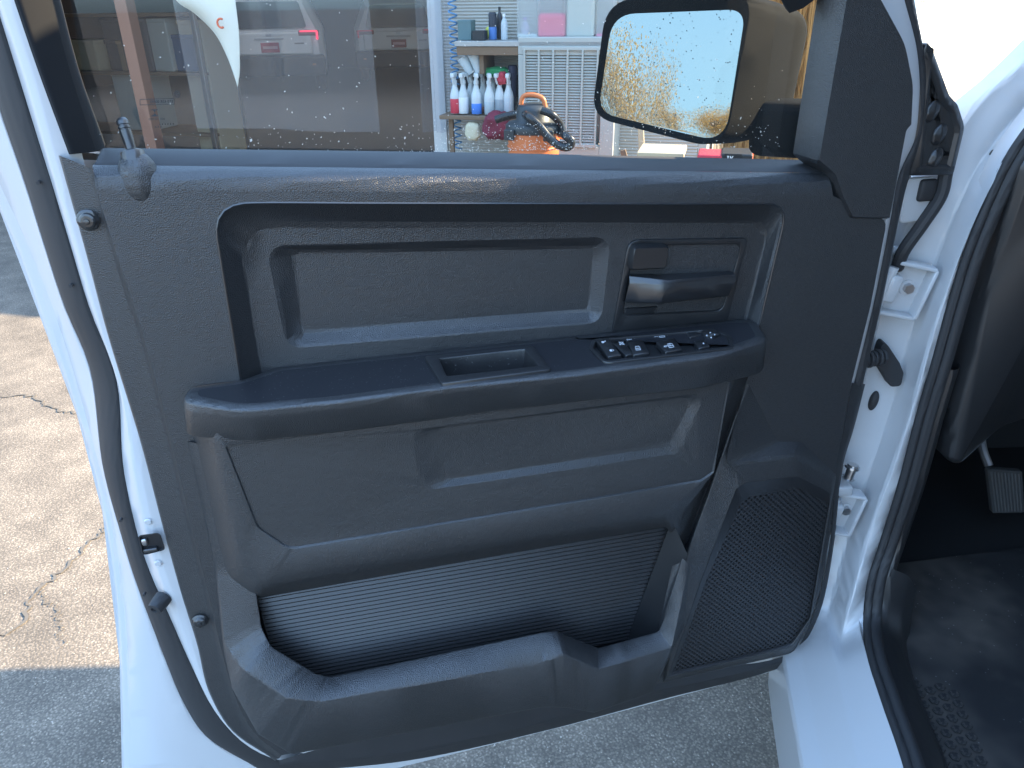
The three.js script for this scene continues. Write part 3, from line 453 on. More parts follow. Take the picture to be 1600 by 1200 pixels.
// ================= the truck the door hangs on =================
const HP = [.62, 0, -.05], TURN = -12 * Math.PI / 180;
const truck = thing('pickup_truck', 'white pickup truck whose door opening shows black interior and hinges', 'truck', HP);
const tp = (n, g, m, parent, crease) => wpart(n, finish(g, crease), m, truck, parent ?? truck);
const tl = (g) => { g.rotateY(TURN); g.translate(...HP); return g; };            // truck frame: x inboard, y up, z rearward
const T = (f, l, y) => V(-l, y, -f).applyAxisAngle(V(0, 1, 0), TURN).add(V(HP[0], 0, HP[2]));
{
  const b0 = [...[[.8904,1.6292,-.0283],[.7862,1.5008,-.0505],[.7363,1.4503,-.0611],[.716,1.4104,-.0654],[.6878,1.3246,-.0714],[.6621,1.2115,-.0768],[.6555,1.0998,-.0782],[.6519,.9661,-.079],[.648,.8194,-.0798],[.6498,.6577,-.0795]], ...[[.616,.5281,-.0508]], ...[[.5947,.45,-.0404],[.5659,.45,.0152],[.516,.45,.1261],[.4634,.45,.246],[.3726,.45,.4502]]];
  const b1 = [...[[.9479,1.5808,-.0212],[.8496,1.4891,-.0421],[.7994,1.4177,-.0528],[.7642,1.3498,-.0603],[.7412,1.2615,-.0651],[.7304,1.1759,-.0674],[.7227,1.0823,-.0691],[.7193,.9322,-.0698],[.7049,.7835,-.0728],[.6958,.6984,-.0748]], ...[[.6627,.5753,-.0409]], ...[[.6433,.5,-.0235],[.5943,.5,.0543],[.5611,.5,.1272],[.4871,.5,.2904],[.4045,.5,.4865]]];
  const b2 = [...[[.9054,1.604,.0413],[.8173,1.5111,.0226],[.7593,1.4232,.0103],[.7382,1.3744,.0058],[.7242,1.3073,.0028],[.7139,1.2221,.0006],[.7097,1.0485,-.0003],[.7067,.9585,-.0009],[.7057,.8045,-.0011],[.6988,.6685,-.0026]], ...[[.6785,.6096,.0136]], ...[[.6644,.54,.0413],[.6153,.54,.1173],[.573,.54,.2149],[.5318,.54,.3176],[.4373,.54,.5174]]];
  const S = (l) => smooth(l, 90), B0 = S(b0), B1 = S(b1), B2 = S(b2);
  const out = B0.map((p) => p.clone().add(T(.05, .02, -.02).sub(T(0, 0, 0))));
  const low = out.map((p, i) => p.clone().add(V(0, i > 60 ? -.16 : 0, 0)));
  const ridge = B1.map((p, i) => { const k = i < 60 ? 1 : Math.max(0, 1 - (i - 60) / 12); return p.clone().lerp(B2[i], .16).add(T(-.055 * k - .008, .012 * k, 0).sub(T(0, 0, 0))); });
  tp('door_aperture', lines([low, out, B0, B1, ridge, B2, B2.map((p) => p.clone().add(T(.05, -.012, 0).sub(T(0, 0, 0))))], [0, .012, .012, .008, .012, .003]), M.white, undefined, 1);
  // aperture seal: two lips
  const sealAt = (fx, r) => { const c = B2.map((p, i) => { const a = B2[Math.max(0, i - 1)], b = B2[Math.min(B2.length - 1, i + 1)], s = T(0, -1, 0).sub(T(0, 0, 0)); return p.clone().addScaledVector(s, fx); }); return tube(c, r, 120, 10); };
  const sl = tp('aperture_seal', sealAt(.008, .0075), M.rubber, undefined, 1.2);
  tp('seal_lip', sealAt(.023, .011), M.rubber, sl, 1.2);
  // kick panel and sill trim following the seal
  const side = (d, f, y = 0) => B2.map((p, i) => { const a = B2[Math.max(0, i - 1)], b = B2[Math.min(B2.length - 1, i + 1)], s = T(0, -1, 0).sub(T(0, 0, 0)); return p.clone().addScaledVector(s, d).add(T(f, 0, y).sub(T(0, 0, 0))); });
  tp('kick_panel', lines([side(.024, .015), side(.04, -.004), side(.06, .01), side(.075, .12), side(.09, .5)].map((l) => l.slice(34, 60)), [0, .01, .014, .02]), M.plastic, undefined, 1);
  tp('sill_trim', lines([side(.024, .005), side(.045, -.004, -.004), side(.075, -.004, -.02), side(.1, 0, -.06)].map((l) => l.slice(56)), [0, .008, .01]), M.plastic, undefined, 1);
}
// cab shell: floor, bulkhead, dash, roof, far side, windscreen, bonnet
const dark = std({ color: lin(.016, .017, .019), roughness: .8 });
const tb = (n, w, h, d, f, l, y, m, r = .01, parent) => tp(n, tl(rbox(w, h, d, r, -l, y, -f)), m, parent);
tb('cab_floor', 1.6, .06, 2.4, -.5, -.89, .455, dark); tb('bulkhead', 1.6, .8, .04, .62, -.89, .86, dark); tb('dash_top', 1.6, .06, .75, .44, -.89, 1.28, dark, .03);
tb('far_door', .1, 1.0, 2.6, -.9, -1.72, .95, M.white, .03); tb('rear_wall', 1.7, 1.76, .06, -2.1, -.9, 1.36, dark); tp('roof', (() => { const o = rounded([T(.0, -.5, 2.27), T(.04, -.87, 2.28), T(-.02, -1.25, 2.27), T(-.22, -1.68, 2.26), T(-2.2, -1.7, 2.26), T(-2.2, .02, 2.26), T(-.08, .02, 2.26)].map((p) => p.toArray()), [.3, .3, .3, .2, .1, .1, .2], true, 5, 3), u = shift(insetY(o, .05), 0, .06, 0); return join(loopSkin([o, shift(o, 0, .03, 0), u], [0, .03]), fill(u, [], 'y'), fill(o, [], 'y')); })(), M.white, undefined, .9);
tp('bonnet', (() => { const k = []; for (const [f, y0, y1] of [[.06, 1.1, 1.2], [.5, 1.1, 1.18], [.92, 1.08, 1.14], [1.04, .96, 1.0], [1.06, .5, .5]]) k.push([[.01, .5], [.02, y0 - .12], [-.06, y0], [-.5, y1], [-.9, y1 + .02], [-1.3, y1], [-1.72, y0], [-1.8, y0 - .12], [-1.8, .5]].map(([l, y]) => T(f * (1 - .27 * ((l + .9) / .9) ** 2), l, y))); return lines(k, [0, 0, .05, .05]); })(), M.white, undefined, .9);
tp('windscreen', lines([[T(.34, -.75, 1.22), T(.36, -.95, 1.22), T(.3, -1.76, 1.15)], [T(.0, -.5, 2.28), T(.04, -.9, 2.29), T(-.2, -1.68, 2.27)]]), std({ color: lin(.012, .014, .015), roughness: .08 }));
for (const l of [-1.7]) tp('roof_pillar', tube([T(.34, l, 1.18), T(.1, l + .01, 1.62), T(-.2, l + .03, 2.27)], .04, 12, 8), M.white);
tp('roof_pillar', tube([T(.0, -.28, 1.68), T(.02, -.16, 1.86), T(-.02, -.08, 2.27)], .035, 12, 8), M.white);
tp('far_window', lines([[T(.3, -1.74, 1.2), T(-2.0, -1.72, 1.43)], [T(-.2, -1.69, 2.27), T(-2.0, -1.66, 2.27)]]), std({ color: lin(.012, .014, .015), roughness: .08 }));
for (const [f, l] of [[.6, -.14], [.6, -1.66]]) { const w = new THREE.TorusGeometry(.29, .1, 14, 32); w.rotateY(Math.PI / 2); w.translate(-l, .385, -f); const t = tp('wheel', tl(w), std({ color: lin(.02, .02, .02), roughness: .9 })); const c = cyl(.22, .22, .1, 24); c.rotateZ(Math.PI / 2); c.translate(-l, .385, -f); tp('rim', tl(c), M.steel, t); }
// lower dash end and knee bolster
{
  const o = rounded([...[[.7527,1.3759,.0191],[.9734,1.5336,.066],[1.1645,1.0505,.1066]], ...[[.9408,.9496,.0386],[.8626,.9161,.022],[.8089,.8387,.0106],[.7846,.8554,.0054],[.7743,.9539,.0032],[.7689,1.1521,.0021]]], [.03, .02, .02, .05, .05, .02, .02, .1, .1], true, 5, 4);
  const dir = T(.12, 0, 0).sub(T(0, 0, 0)), bk = o.map((p) => p.clone().add(dir));
  tp('dash_end', join(loopSkin([bk, o, inset(o, .012).map((p) => p.clone().add(T(-.012, 0, 0).sub(T(0, 0, 0))))], [0, .008]), fill(inset(o, .012).map((p) => p.clone().add(T(-.012, 0, 0).sub(T(0, 0, 0)))))), M.plastic, undefined, .9);
}
// brake pedal
{
  const p = rounded([[1.0671,.6917,-.1594],[1.1423,.6831,-.1434],[1.1781,.5754,-.1358],[1.1084,.5758,-.1507]], .006, true, 4, 2), dz = T(-.012, 0, 0).sub(T(0, 0, 0)), q = p.map((v) => v.clone().add(dz)), qi = inset(q, .002);
  const pd = tp('foot_pedal', join(loopSkin([p, q, qi], [0, .002]), fill(qi)), std({ color: lin(.05, .05, .05), roughness: .6 }));
  const a = V(...[[1.0725,.6867,-.1583]][0]), b = V(...[[1.1396,.6784,-.144]][0]), c = V(...[[1.1724,.5808,-.137]][0]), d = V(...[[1.1113,.5808,-.15]][0]);
  for (let k = 0; k < 9; k++) { const t = (k + .5) / 9, s = a.clone().lerp(b, t).add(dz), e = d.clone().lerp(c, t).add(dz); tp('tread_rib', tube([s, s.clone().lerp(e, .5), e], .0022, 2, 6), std({ color: lin(.09, .09, .088), roughness: .7 }), pd); }
  tp('pedal_arm', tube([V(...[[1.0909,.6815,-.1697]][0]), V(...[[1.0888,.7115,-.1957]][0]), V(...[[1.1122,.7733,-.2521]][0])], .009, 12, 8), M.steel, pd);
}
// hinges, wiring boot, grommet on the pillar
{
  const hinge = (c, w, h, lean) => { // open channel bracket with bolt, seen from behind
    const g = (n, geo, m, par) => { geo.rotateZ(lean); geo.rotateY(TURN); geo.translate(...c); return tp(n, geo, m, par); };
    const base = g('hinge_bracket', join(rbox(w, h, .006, .003, 0, 0, .004), rbox(.007, h, .03, .003, w / 2, 0, .015), rbox(w, .007, .03, .003, 0, h / 2, .015), rbox(w, .007, .03, .003, 0, -h / 2, .015)), M.white);
    const bolt = cyl(.0085, .0085, .012, 6); bolt.rotateX(Math.PI / 2); bolt.translate(w * .12, .002, .012); g('hinge_bolt', bolt, M.steel, base); const wa = cyl(.013, .013, .003, 20); wa.rotateX(Math.PI / 2); wa.translate(w * .12, .002, .008); g('bolt_washer', wa, M.white, base);
    g('hinge_leaf', rbox(.022, h * .55, .03, .006, -w * .45, 0, .02), M.white, base); const pin = cyl(.0075, .0075, h * .8, 14); pin.translate(-w * .6, 0, .026); g('hinge_pin', pin, M.white, base); return base;
  };
  hinge([[.6724,1.163,-.0654]][0], .064, .085, -.22);
  const hb = hinge([[.6468,.7275,-.0627]][0], .048, .085, -.2);
  const r = lathe([[.0001, .016], [.009, .016], [.0095, .013], [.012, .013], [.0125, .009], [.008, .008], [.008, -.012], [.011, -.013]], 24); r.rotateZ(-.15); r.translate(...[[.6322,.8236,-.0372]][0]); tp('check_roller', r, M.steel, hb);
  const ck = rbox(.03, .02, .05, .005); ck.rotateY(TURN); ck.translate(...[[.632,.784,-.0577]][0]); tp('check_arm', ck, M.white, hb);
  const fl = rounded([[.6597,1.0755,-.0763],[.6976,1.0278,-.0683],[.7081,1.0091,-.066],[.7092,.9829,-.0658],[.6916,.9821,-.0695],[.658,1.0287,-.0767]], .008, true, 4, 2), dz = T(-.02, 0, 0).sub(T(0, 0, 0)), f2 = fl.map((p) => p.clone().add(dz));
  const boot = tp('wiring_boot', join(loopSkin([fl, f2, inset(f2, .003)], [0, .003]), fill(inset(f2, .003))), M.rubber);
  const [a, b] = [V(...[[.6496,1.0467,-.0437]][0]), V(...[[.6134,1.0474,-.0412]][0])];
  for (let k = 0; k < 5; k++) { const t = new THREE.TorusGeometry(.0105 + .0015 * (k % 2), .0034, 8, 20); const d = b.clone().sub(a).normalize(); t.applyQuaternion(new THREE.Quaternion().setFromUnitVectors(V(0, 0, 1), d)); const p = a.clone().lerp(b, k / 4); t.translate(p.x, p.y, p.z); tp('boot_fold', t, M.rubber, boot, 1.2); }
  tp('boot_fold', tube([a, a.clone().lerp(b, .5), b], .0105, 6, 14), M.rubber, boot);
  const g = new THREE.SphereGeometry(1, 20, 14); g.scale(.008, .019, .008); g.rotateZ(-.12); g.translate(...[[.6776,.9454,-.0725]][0]); tp('grommet', g, M.rubber);
  const sc = new THREE.SphereGeometry(.008, 14, 10); sc.translate(...[[.6533,1.2228,-.0736]][0]); tp('pillar_bolt', sc, M.white);
}
// rubber floor mat
const matDirt = tex(512, (x, y) => { const n = vnoise(x * 3, y * 3, 3, 41) * .55 + vnoise(x * 9, y * 9, 9, 42) * .3 + vnoise(x * 40, y * 40, 40, 43) * .15, d = Math.max(0, n - .5) * 1.1, s = hash(Math.floor(x * 512), Math.floor(y * 512), 5) > .9985 ? .3 : 0; return [.145 + d * .5 + s, .147 + d * .44 + s, .155 + d * .36 + s]; }, true, .9);
{
  const m = thing('floor_mat', 'black rubber floor mat with hexagon treads on the cab floor', 'floor mat', [[.8041,.49,.2332]][0]);
  const o = rounded([[.8635,.495,-.1292],[1.3468,.495,-.0976],[.758,.495,.633],[.4609,.495,.5607],[.5873,.495,.2875],[.7107,.495,.0783]], .03, true, 5, 5);
  const i = insetY(o, .03).map((p) => V(p.x, .488, p.z));
  const rub = std({ map: matDirt, roughness: .75, bumpMap: dirtSmall, bumpScale: .002 });
  wpart('mat_sheet', finish(join(loopSkin([shift(o, 0, -.01, 0), o, i], [0, .006]), fill(i, [], 'y')), .9), rub, m);
  const hx = cyl(.0085, .0095, .0016, 6); const G = new Map();
  for (let r = 0; r < 9; r++) for (let c = 0; c < 4; c++) {
    const [p, q] = [[.6969,.491,.1615],[.6142,.491,.3491]], u = V(...p), e = V(...q).sub(u).normalize(), s = V(-e.z, 0, e.x); if (s.x < 0) s.negate();
    const at = u.clone().addScaledVector(e, r * .0225 + (c % 2) * .0112).addScaledVector(s, c * .0195);
    part('tread_hexagon', hx, rub, m).position.copy(at.sub(m.position));
  }
}

// ================= the open shed beyond the window =================
const WO = V(1.0385, 0.0000, -4.4981), WT = -0.48869;
const W = (a, y, d) => V(a, y, d).applyAxisAngle(V(0, 1, 0), WT).add(WO).toArray();
const put = (n, label, cat, [a, y, d], group, turn = 0) => thing(n, label, cat, W(a, y, d), group, WT + turn);
const sid = std({ color: lin(.46, .42, .36), roughness: .7 }), wood = std({ color: lin(.2, .13, .08), roughness: .85, bumpMap: fineGrain, bumpScale: .0006 }), paleWood = std({ color: lin(.5, .4, .26), roughness: .8 });
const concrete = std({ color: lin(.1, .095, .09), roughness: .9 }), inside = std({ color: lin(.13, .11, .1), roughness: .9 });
{
  const sh = put('storage_shed', 'open fronted metal shed with ribbed tan siding behind the door window', 'shed', [0, 0, 0]);
  const rib = []; for (let k = 0; k <= 250; k++) { const y = k * .01, z = k % 2 ? .006 : 0; rib.push([V(-.5, y, z), V(1.3, y, z)]); }
  part('ribbed_siding', finish(skin(rib, false), .2), sid, sh);
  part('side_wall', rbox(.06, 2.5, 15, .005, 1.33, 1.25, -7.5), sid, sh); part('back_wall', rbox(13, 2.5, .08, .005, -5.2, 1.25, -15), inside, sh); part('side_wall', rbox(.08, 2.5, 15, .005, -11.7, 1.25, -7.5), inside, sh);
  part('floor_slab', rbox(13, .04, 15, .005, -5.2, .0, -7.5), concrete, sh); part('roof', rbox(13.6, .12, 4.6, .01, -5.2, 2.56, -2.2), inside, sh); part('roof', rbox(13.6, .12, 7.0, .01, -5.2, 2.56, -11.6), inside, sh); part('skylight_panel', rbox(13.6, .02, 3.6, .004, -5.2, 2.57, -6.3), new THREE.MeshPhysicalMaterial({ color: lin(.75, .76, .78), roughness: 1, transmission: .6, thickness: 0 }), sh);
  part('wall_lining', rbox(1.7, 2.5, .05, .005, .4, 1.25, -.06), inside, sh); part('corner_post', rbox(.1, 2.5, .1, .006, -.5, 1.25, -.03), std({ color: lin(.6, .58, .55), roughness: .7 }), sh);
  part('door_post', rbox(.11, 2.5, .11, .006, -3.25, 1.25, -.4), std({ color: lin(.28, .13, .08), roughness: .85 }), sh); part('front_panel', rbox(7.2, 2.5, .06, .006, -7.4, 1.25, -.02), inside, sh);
}
// hanging vinyl sheets
const vinyl = (o) => new THREE.MeshPhysicalMaterial({ color: lin(.82, .84, .88), roughness: .02, transmission: o, thickness: 0, ior: 1.4 });
function sheet(label, pts, t, waves) {
  const [tl_, br] = pts, s = put('vinyl_sheet', label, 'plastic sheet', [(tl_[0] + br[0]) / 2, br[1], tl_[2]], 'clear vinyl sheets hung across the shed front');
  const w = br[0] - tl_[0], h = 2.42 - br[1], n = 48, rows = [0, 1].map((k) => Array.from({ length: n + 1 }, (_, i) => { const x = i / n; return V((x - .5) * w, k * h, Math.sin(x * waves * 6.28 + .6) * .035 + Math.sin(x * waves * 14 + 1) * .01); }));
  part('sheet', skin(rows, false), vinyl(t), s).geometry.computeVertexNormals();
  part('hang_rail', rbox(w, .05, .05, .01, 0, h, 0), sid, s);
}
sheet('wide milky vinyl sheet hanging in front of the white car', [[-2.4041,2.0104,.12],[-.9386,.7523,.12]], .93, 1.6);
sheet('narrow clear vinyl strip hanging beside the blue coiled hose', [[-.5919,1.9612,.1],[-.3567,.7645,.1]], .94, 2.2);
{ // curled white flap
  const p = [[-2.3941,1.8526,.22],[-2.3243,1.6168,.22],[-2.1954,1.5315,.22],[-2.0603,1.4012,.22],[-1.9937,1.2527,.22],[-1.9622,1.1265,.22],[-1.9488,1.0625,.22]], q = [[-1.8409,1.8408,.22],[-1.8618,1.6115,.22],[-1.8661,1.513,.22],[-1.8729,1.4008,.22],[-1.8972,1.2489,.22],[-1.9151,1.1566,.22],[-1.9505,1.0539,.22]];
  const f = put('curled_flap', 'pale curved sheet tapering to a point with an orange mark', 'plastic sheet', [p[0][0] + .3, .9, .22]); const o = [p[0][0] + .3, .9, .22];
  const L = smooth(p, 30).map((v) => v.sub(V(...o))), R = smooth(q, 30).map((v) => v.sub(V(...o))), rows = []; for (let k = 0; k <= 8; k++) rows.push(L.map((v, i) => v.clone().lerp(R[i], k / 8).add(V(0, 0, Math.sin(k / 8 * Math.PI) * v.distanceTo(R[i]) * .25))));
  const g = skin(rows, false), b = skin(rows.map((r) => shift(r, 0, 0, -.006)), false); part('flap_sheet', finish(join(g, b), 1.2), std({ color: lin(.74, .72, .62), roughness: .6 }), f);
  const [m] = [[-1.9321,1.4717,.3]]; part('painted_mark', (() => { const t = new THREE.TorusGeometry(.028, .007, 8, 20, 4.2); t.rotateZ(1); t.translate(m[0] - o[0], m[1] - o[1], .1); return t; })(), std({ color: lin(.7, .12, .04), roughness: .6 }), f);
}
{ // blue coil air hose
  const [a, b] = [[-.322,1.8807,.16],[-.398,.6647,.16]], h = put('coiled_hose', 'blue coiled air hose hanging beside the corner post', 'hose', [a[0], b[1], .16]); const n = 26, pts = [], len = a[1] - b[1];
  for (let i = 0; i <= n * 10; i++) { const t = i / (n * 10), an = t * n * 6.28; pts.push(V(Math.cos(an) * .026, t * len, Math.sin(an) * .026)); }
  part('hose_coil', tube(pts, .0055, n * 12, 6), std({ color: lin(.1, .25, .45), roughness: .4 }), h); part('hose_hook', rbox(.02, .06, .04, .006, 0, len + .03, -.03), M.steel, h);
}
// shelf and what stands on it
const SY = 1.362;
{
  const s = put('wall_shelf', 'weathered board shelf with jugs on the ribbed shed wall', 'shelf', [.3, SY - .03, .17]);
  part('shelf_board', rbox(1.08, .03, .33, .004, -.02, .012, 0), std({ color: lin(.42, .4, .37), roughness: .8, bumpMap: fineGrain, bumpScale: .0008 }), s); part('front_rail', rbox(1.06, .05, .025, .004, -.02, -.03, .145), wood, s);
  for (const x of [-.4, .4]) part('shelf_bracket', rbox(.03, .16, .26, .004, x, -.09, -.02), wood, s);
}
const clearPl = (c, t = .5) => new THREE.MeshPhysicalMaterial({ color: c, roughness: .35, transmission: t, thickness: 0, ior: 1.45 });
const latheM = (prof, mat, par, name, n = 24) => part(name, lathe(prof, n), mat, par);
function jug(px, w, h, fillH, liq, label, cap) {
  const [c] = px, j = put('plastic_jug', label, 'jug', [c[0], SY + .001, c[2]], 'jugs standing on the shed shelf');
  part('jug_body', rbox(w, h, w * .8, w * .16, 0, h / 2, 0), clearPl(lin(.85, .87, .86), .82), j); if (fillH) part('liquid', rbox(w * .94, fillH, w * .74, w * .14, 0, fillH / 2 + .006, 0), std({ color: liq, roughness: .3 }), j);
  part('jug_neck', cyl(w * .2, w * .24, .04, 20, 0, h + .015, 0), clearPl(lin(.8, .8, .78), .4), j); part('jug_cap', cyl(w * .24, w * .24, .03, 20, 0, h + .05, 0), std({ color: cap, roughness: .5 }), j);
  const hd = new THREE.TorusGeometry(w * .2, .012, 8, 18, Math.PI); hd.translate(0, h, w * .25); part('jug_handle', hd, clearPl(lin(.8, .8, .78), .4), j); return j;
}
jug([[.2023,1.4062,.2]], .15, .3, .03, lin(.6, .62, .6), 'nearly empty clear jug left of the pink jug', lin(.7, .7, .7));
jug([[.3558,1.3874,.2]], .19, .34, .145, lin(.85, .1, .2), 'clear jug half full of pink liquid', lin(.8, .8, .8));
jug([[.5317,1.3797,.2]], .185, .34, .28, lin(.55, .56, .5), 'cloudy white jug right of the pink jug', lin(.2, .2, .2));
jug([[.685,1.3686,.2]], .12, .3, .03, lin(.85, .15, .3), 'slim white jug with red cap at the shelf end', lin(.7, .05, .08));
function bottle(px, y, r, h, body, label, cap, group, name = 'shelf_bottle') { const [c] = px, b = put(name, label, 'bottle', [c[0], y, c[2]], group); latheM([[.0001, 0], [r, .002], [r, h * .62], [r * .85, h * .72], [r * .38, h * .84], [r * .36, h * .92]], body, b, 'bottle_body'); part('bottle_cap', cyl(r * .42, r * .42, h * .1, 16, 0, h * .95, 0), std({ color: cap, roughness: .5 }), b); return b; }
bottle([[.178,1.407,.22]], SY, .024, .13, clearPl(lin(.85, .8, .9), .6), 'small clear bottle with purple label on shelf', lin(.4, .2, .6));
bottle([[.0396,1.4148,.22]], SY, .021, .15, clearPl(lin(.8, .85, .88), .5), 'slim clear bottle beside the tall blue can', lin(.8, .8, .82));
bottle([[-.0121,1.4122,.14]], SY, .02, .19, std({ color: lin(.03, .03, .035), roughness: .4 }), 'tall black bottle behind the slim clear bottle', lin(.02, .02, .02));
{ const [c] = [[-.0422,1.4181,.2]], k = put('spray_can', 'dark can with blue lower band on shelf', 'can', [c[0], SY, c[2]]); part('can_body', lathe([[.0001, 0], [.026, .002], [.026, .075]], 20), std({ color: lin(.08, .2, .5), roughness: .4 }), k); part('can_top', lathe([[.026, .075], [.026, .15], [.02, .16], [.0001, .16]], 20), std({ color: lin(.02, .025, .04), roughness: .4 }), k); }
{ const [c] = [[-.0609,1.4116,.12]], k = put('yellow_jug', 'squat yellow bottle behind the blue can', 'bottle', [c[0], SY, c[2]]); part('jug_body', rbox(.1, .075, .06, .02, 0, .038, 0), std({ color: lin(.7, .68, .1), roughness: .5 }), k); part('jug_cap', cyl(.014, .014, .02, 14, .02, .085, 0), std({ color: lin(.1, .1, .1) }), k); }
function box(px, y, w, h, d, m, label, name = 'carton', tilt = 0) { const [c] = px, b = put(name, label, 'box', [c[0], y, c[2]], undefined, tilt); part('carton_body', rbox(w, h, d, .004, 0, h / 2, 0), m, b); part('carton_lid', rbox(w * 1.02, h * .16, d * 1.02, .003, 0, h * .94, 0), m, b); return b; }
box([[-.2172,1.4524,.2]], SY, .09, .115, .1, std({ color: lin(.1, .17, .18), roughness: .6 }), 'dark teal box at the left end of the shelf');
box([[-.1161,1.4086,.24]], SY, .08, .055, .08, std({ color: lin(.015, .016, .018), roughness: .5 }), 'low black box between teal box and blue can');
// lower shelf with spray bottles
const BY = [[-.0623,.9129,.25]][0][1];
{
  const s = put('lower_shelf', 'dark narrow shelf carrying a row of spray bottles', 'shelf', [-.08, BY - .03, .2]); part('shelf_board', rbox(.62, .025, .26, .004, .0, .012, 0), wood, s); for (const x of [-.25, .25]) part('shelf_bracket', rbox(.03, .5, .03, .004, x, -.25, .06), wood, s);
  const r = put('bottle_rail', 'black rail fixed above the row of spray bottles', 'rail', [-.06, [[-.094,1.0952,.2]][0][1], .14]); part('rail_bar', rbox(.58, .05, .04, .006), std({ color: lin(.012, .012, .014), roughness: .5 }), r); part('rail_plate', rbox(.58, .14, .012, .004, 0, -.02, -.03), std({ color: lin(.012, .012, .014), roughness: .6 }), r);
}
function spray(x, d, liq, fillF, label) {
  const [c] = d === .26 ? [[x, 0, .26]] : [[x, 0, d]], b = put('spray_bottle', label, 'spray bottle', [c[0], BY, c[2]], 'spray bottles on the lower shelf', rr(-.5, .5));
  const h = .19, r = .034, prof = [[.0001, 0], [r, .003], [r, h * .55], [r * .92, h * .66], [r * .5, h * .88], [r * .42, h]]; latheM(prof, clearPl(lin(.82, .86, .86), .35), b, 'bottle_body');
  if (fillF) latheM([[.0001, .004], [r * 1.015, .004], [r * 1.015, h * Math.min(fillF, .55)], [r * .9, h * Math.min(fillF, .55) + .002]], std({ color: liq, roughness: .3 }), b, 'liquid');
  const wm = std({ color: lin(.62, .66, .66), roughness: .5 }); part('collar', cyl(.017, .017, .02, 16, 0, h + .008, 0), wm, b); part('trigger_head', rbox(.026, .03, .075, .008, 0, h + .05, .012), wm, b); part('trigger_stem', cyl(.01, .012, .03, 12, 0, h + .03, 0), wm, b); const tg = rbox(.012, .05, .01, .004); tg.rotateX(.4); tg.translate(0, h + .02, .034); part('trigger', tg, wm, b);
}
const BX = (x, d) => x;
{
  const grey = lin(.45, .52, .55);
  for (const [p, d, l, f, t] of [[[[-.2951,.942,.26]], .26, lin(.6, .05, .08), .5, 'spray bottle with red liquid at the end of the row'], [[[-.2366,.9431,.26]], .26, lin(.75, .78, .78), .6, 'white filled spray bottle next to the red one'], [[[-.2145,.9316,.16]], .16, grey, .5, 'pale spray bottle in the back row beside the blue one'], [[[-.1441,.9461,.27]], .27, lin(.08, .25, .75), .36, 'spray bottle with blue liquid in the bottom'], [[[-.1284,.9332,.16]], .16, lin(.6, .3, .25), .2, 'spray bottle in the back row with a little red-brown liquid'], [[[-.0556,.9478,.27]], .27, grey, .42, 'pale grey spray bottle right of the blue one'], [[[-.0564,.9346,.16]], .16, lin(.7, .72, .72), .3, 'nearly empty spray bottle behind the pale grey one'], [[[.0091,.9466,.25]], .25, lin(.32, .38, .42), .5, 'spray bottle with darker grey liquid'], [[[.0704,.9478,.25]], .25, lin(.5, .56, .6), .62, 'spray bottle at the row end beside the dark roll']]) spray(p[0][0], d, l, f, t);
}
// cups, towel, rag, roll, box, bag
for (const [p, a, t] of [[[[-.2164,1.2056,.22]], .55, 'clear plastic cup tilted over behind the spray bottles, its rim facing up left'], [[[-.144,1.2191,.24]], .3, 'clear plastic cup standing nearly upright behind the spray bottles']]) { const c = put('plastic_cup', t, 'cup', p[0], 'clear cups above the spray bottles'); const g = lathe([[.0001, -.055], [.026, -.055], [.037, .055], [.035, .055], [.024, -.05]], 24); g.rotateZ(a); part('cup_wall', g, clearPl(lin(.8, .86, .88), .45), c); const r = new THREE.TorusGeometry(.037, .003, 6, 24); r.rotateX(Math.PI / 2); r.translate(0, .055, 0); r.rotateZ(a); part('cup_rim', r, clearPl(lin(.85, .88, .9), .3), c); }
const lump = (sx, sy, sz, amp, s) => { const g = new THREE.SphereGeometry(1, 36, 24), p = g.attributes.position, v = V(); for (let i = 0; i < p.count; i++) { v.fromBufferAttribute(p, i); const n = vnoise((v.x + 2) * 3, (v.y + 2) * 3 + v.z * 2, 32, s) - .5, m = vnoise((v.x + 2) * 8, (v.z + 2) * 8 + v.y * 5, 64, s + 3) - .5; v.multiplyScalar(1 + n * amp + m * amp * .5); p.setXYZ(i, Math.sign(v.x) * Math.pow(Math.abs(v.x), .7) * sx, Math.sign(v.y) * Math.pow(Math.abs(v.y), .7) * sy, Math.sign(v.z) * Math.pow(Math.abs(v.z), .7) * sz); } g.computeVertexNormals(); return g; };
const one = (n, label, cat, p, g, m) => { const t = tag(part(numbered(n), g, m, scene), label, cat); t.position.set(...W(...p)); t.rotation.y = WT; return t; };
one('green_towel', 'green microfibre towel bundled above the spray bottles', 'towel', [[-.0177,1.1705,.2]][0], lump(.088, .03, .05, .5, 3), std({ color: lin(.03, .28, .1), roughness: .95 }));
one('red_rag', 'crumpled red rag beneath the green towel', 'rag', [[.023,1.1353,.24]][0], lump(.042, .035, .04, .7, 5), std({ color: lin(.45, .05, .07), roughness: .95 }));
one('dark_roll', 'upright dark blue rolled mat beside the louvred cooler', 'roll', [[.0805,1.0618,.2]][0], (() => { const g = lathe([[.0001, .15], [.026, .15], [.03, .14], [.028, 0], [.026, -.16], [.0001, -.16]], 20); g.rotateZ(-.05); return g; })(), std({ color: lin(.02, .022, .05), roughness: .6 }));
one('cream_pouch', 'cream coloured pouch standing below the spray bottles', 'pouch', [[-.1665,.8071,.3]][0], lump(.05, .06, .03, .25, 8), std({ color: lin(.62, .56, .4), roughness: .8 }));
one('maroon_bag', 'maroon bag slumped beside the shop vacuum', 'bag', [[.0132,.8553,.35]][0], lump(.085, .085, .08, .4, 9), std({ color: lin(.16, .015, .035), roughness: .8 }));
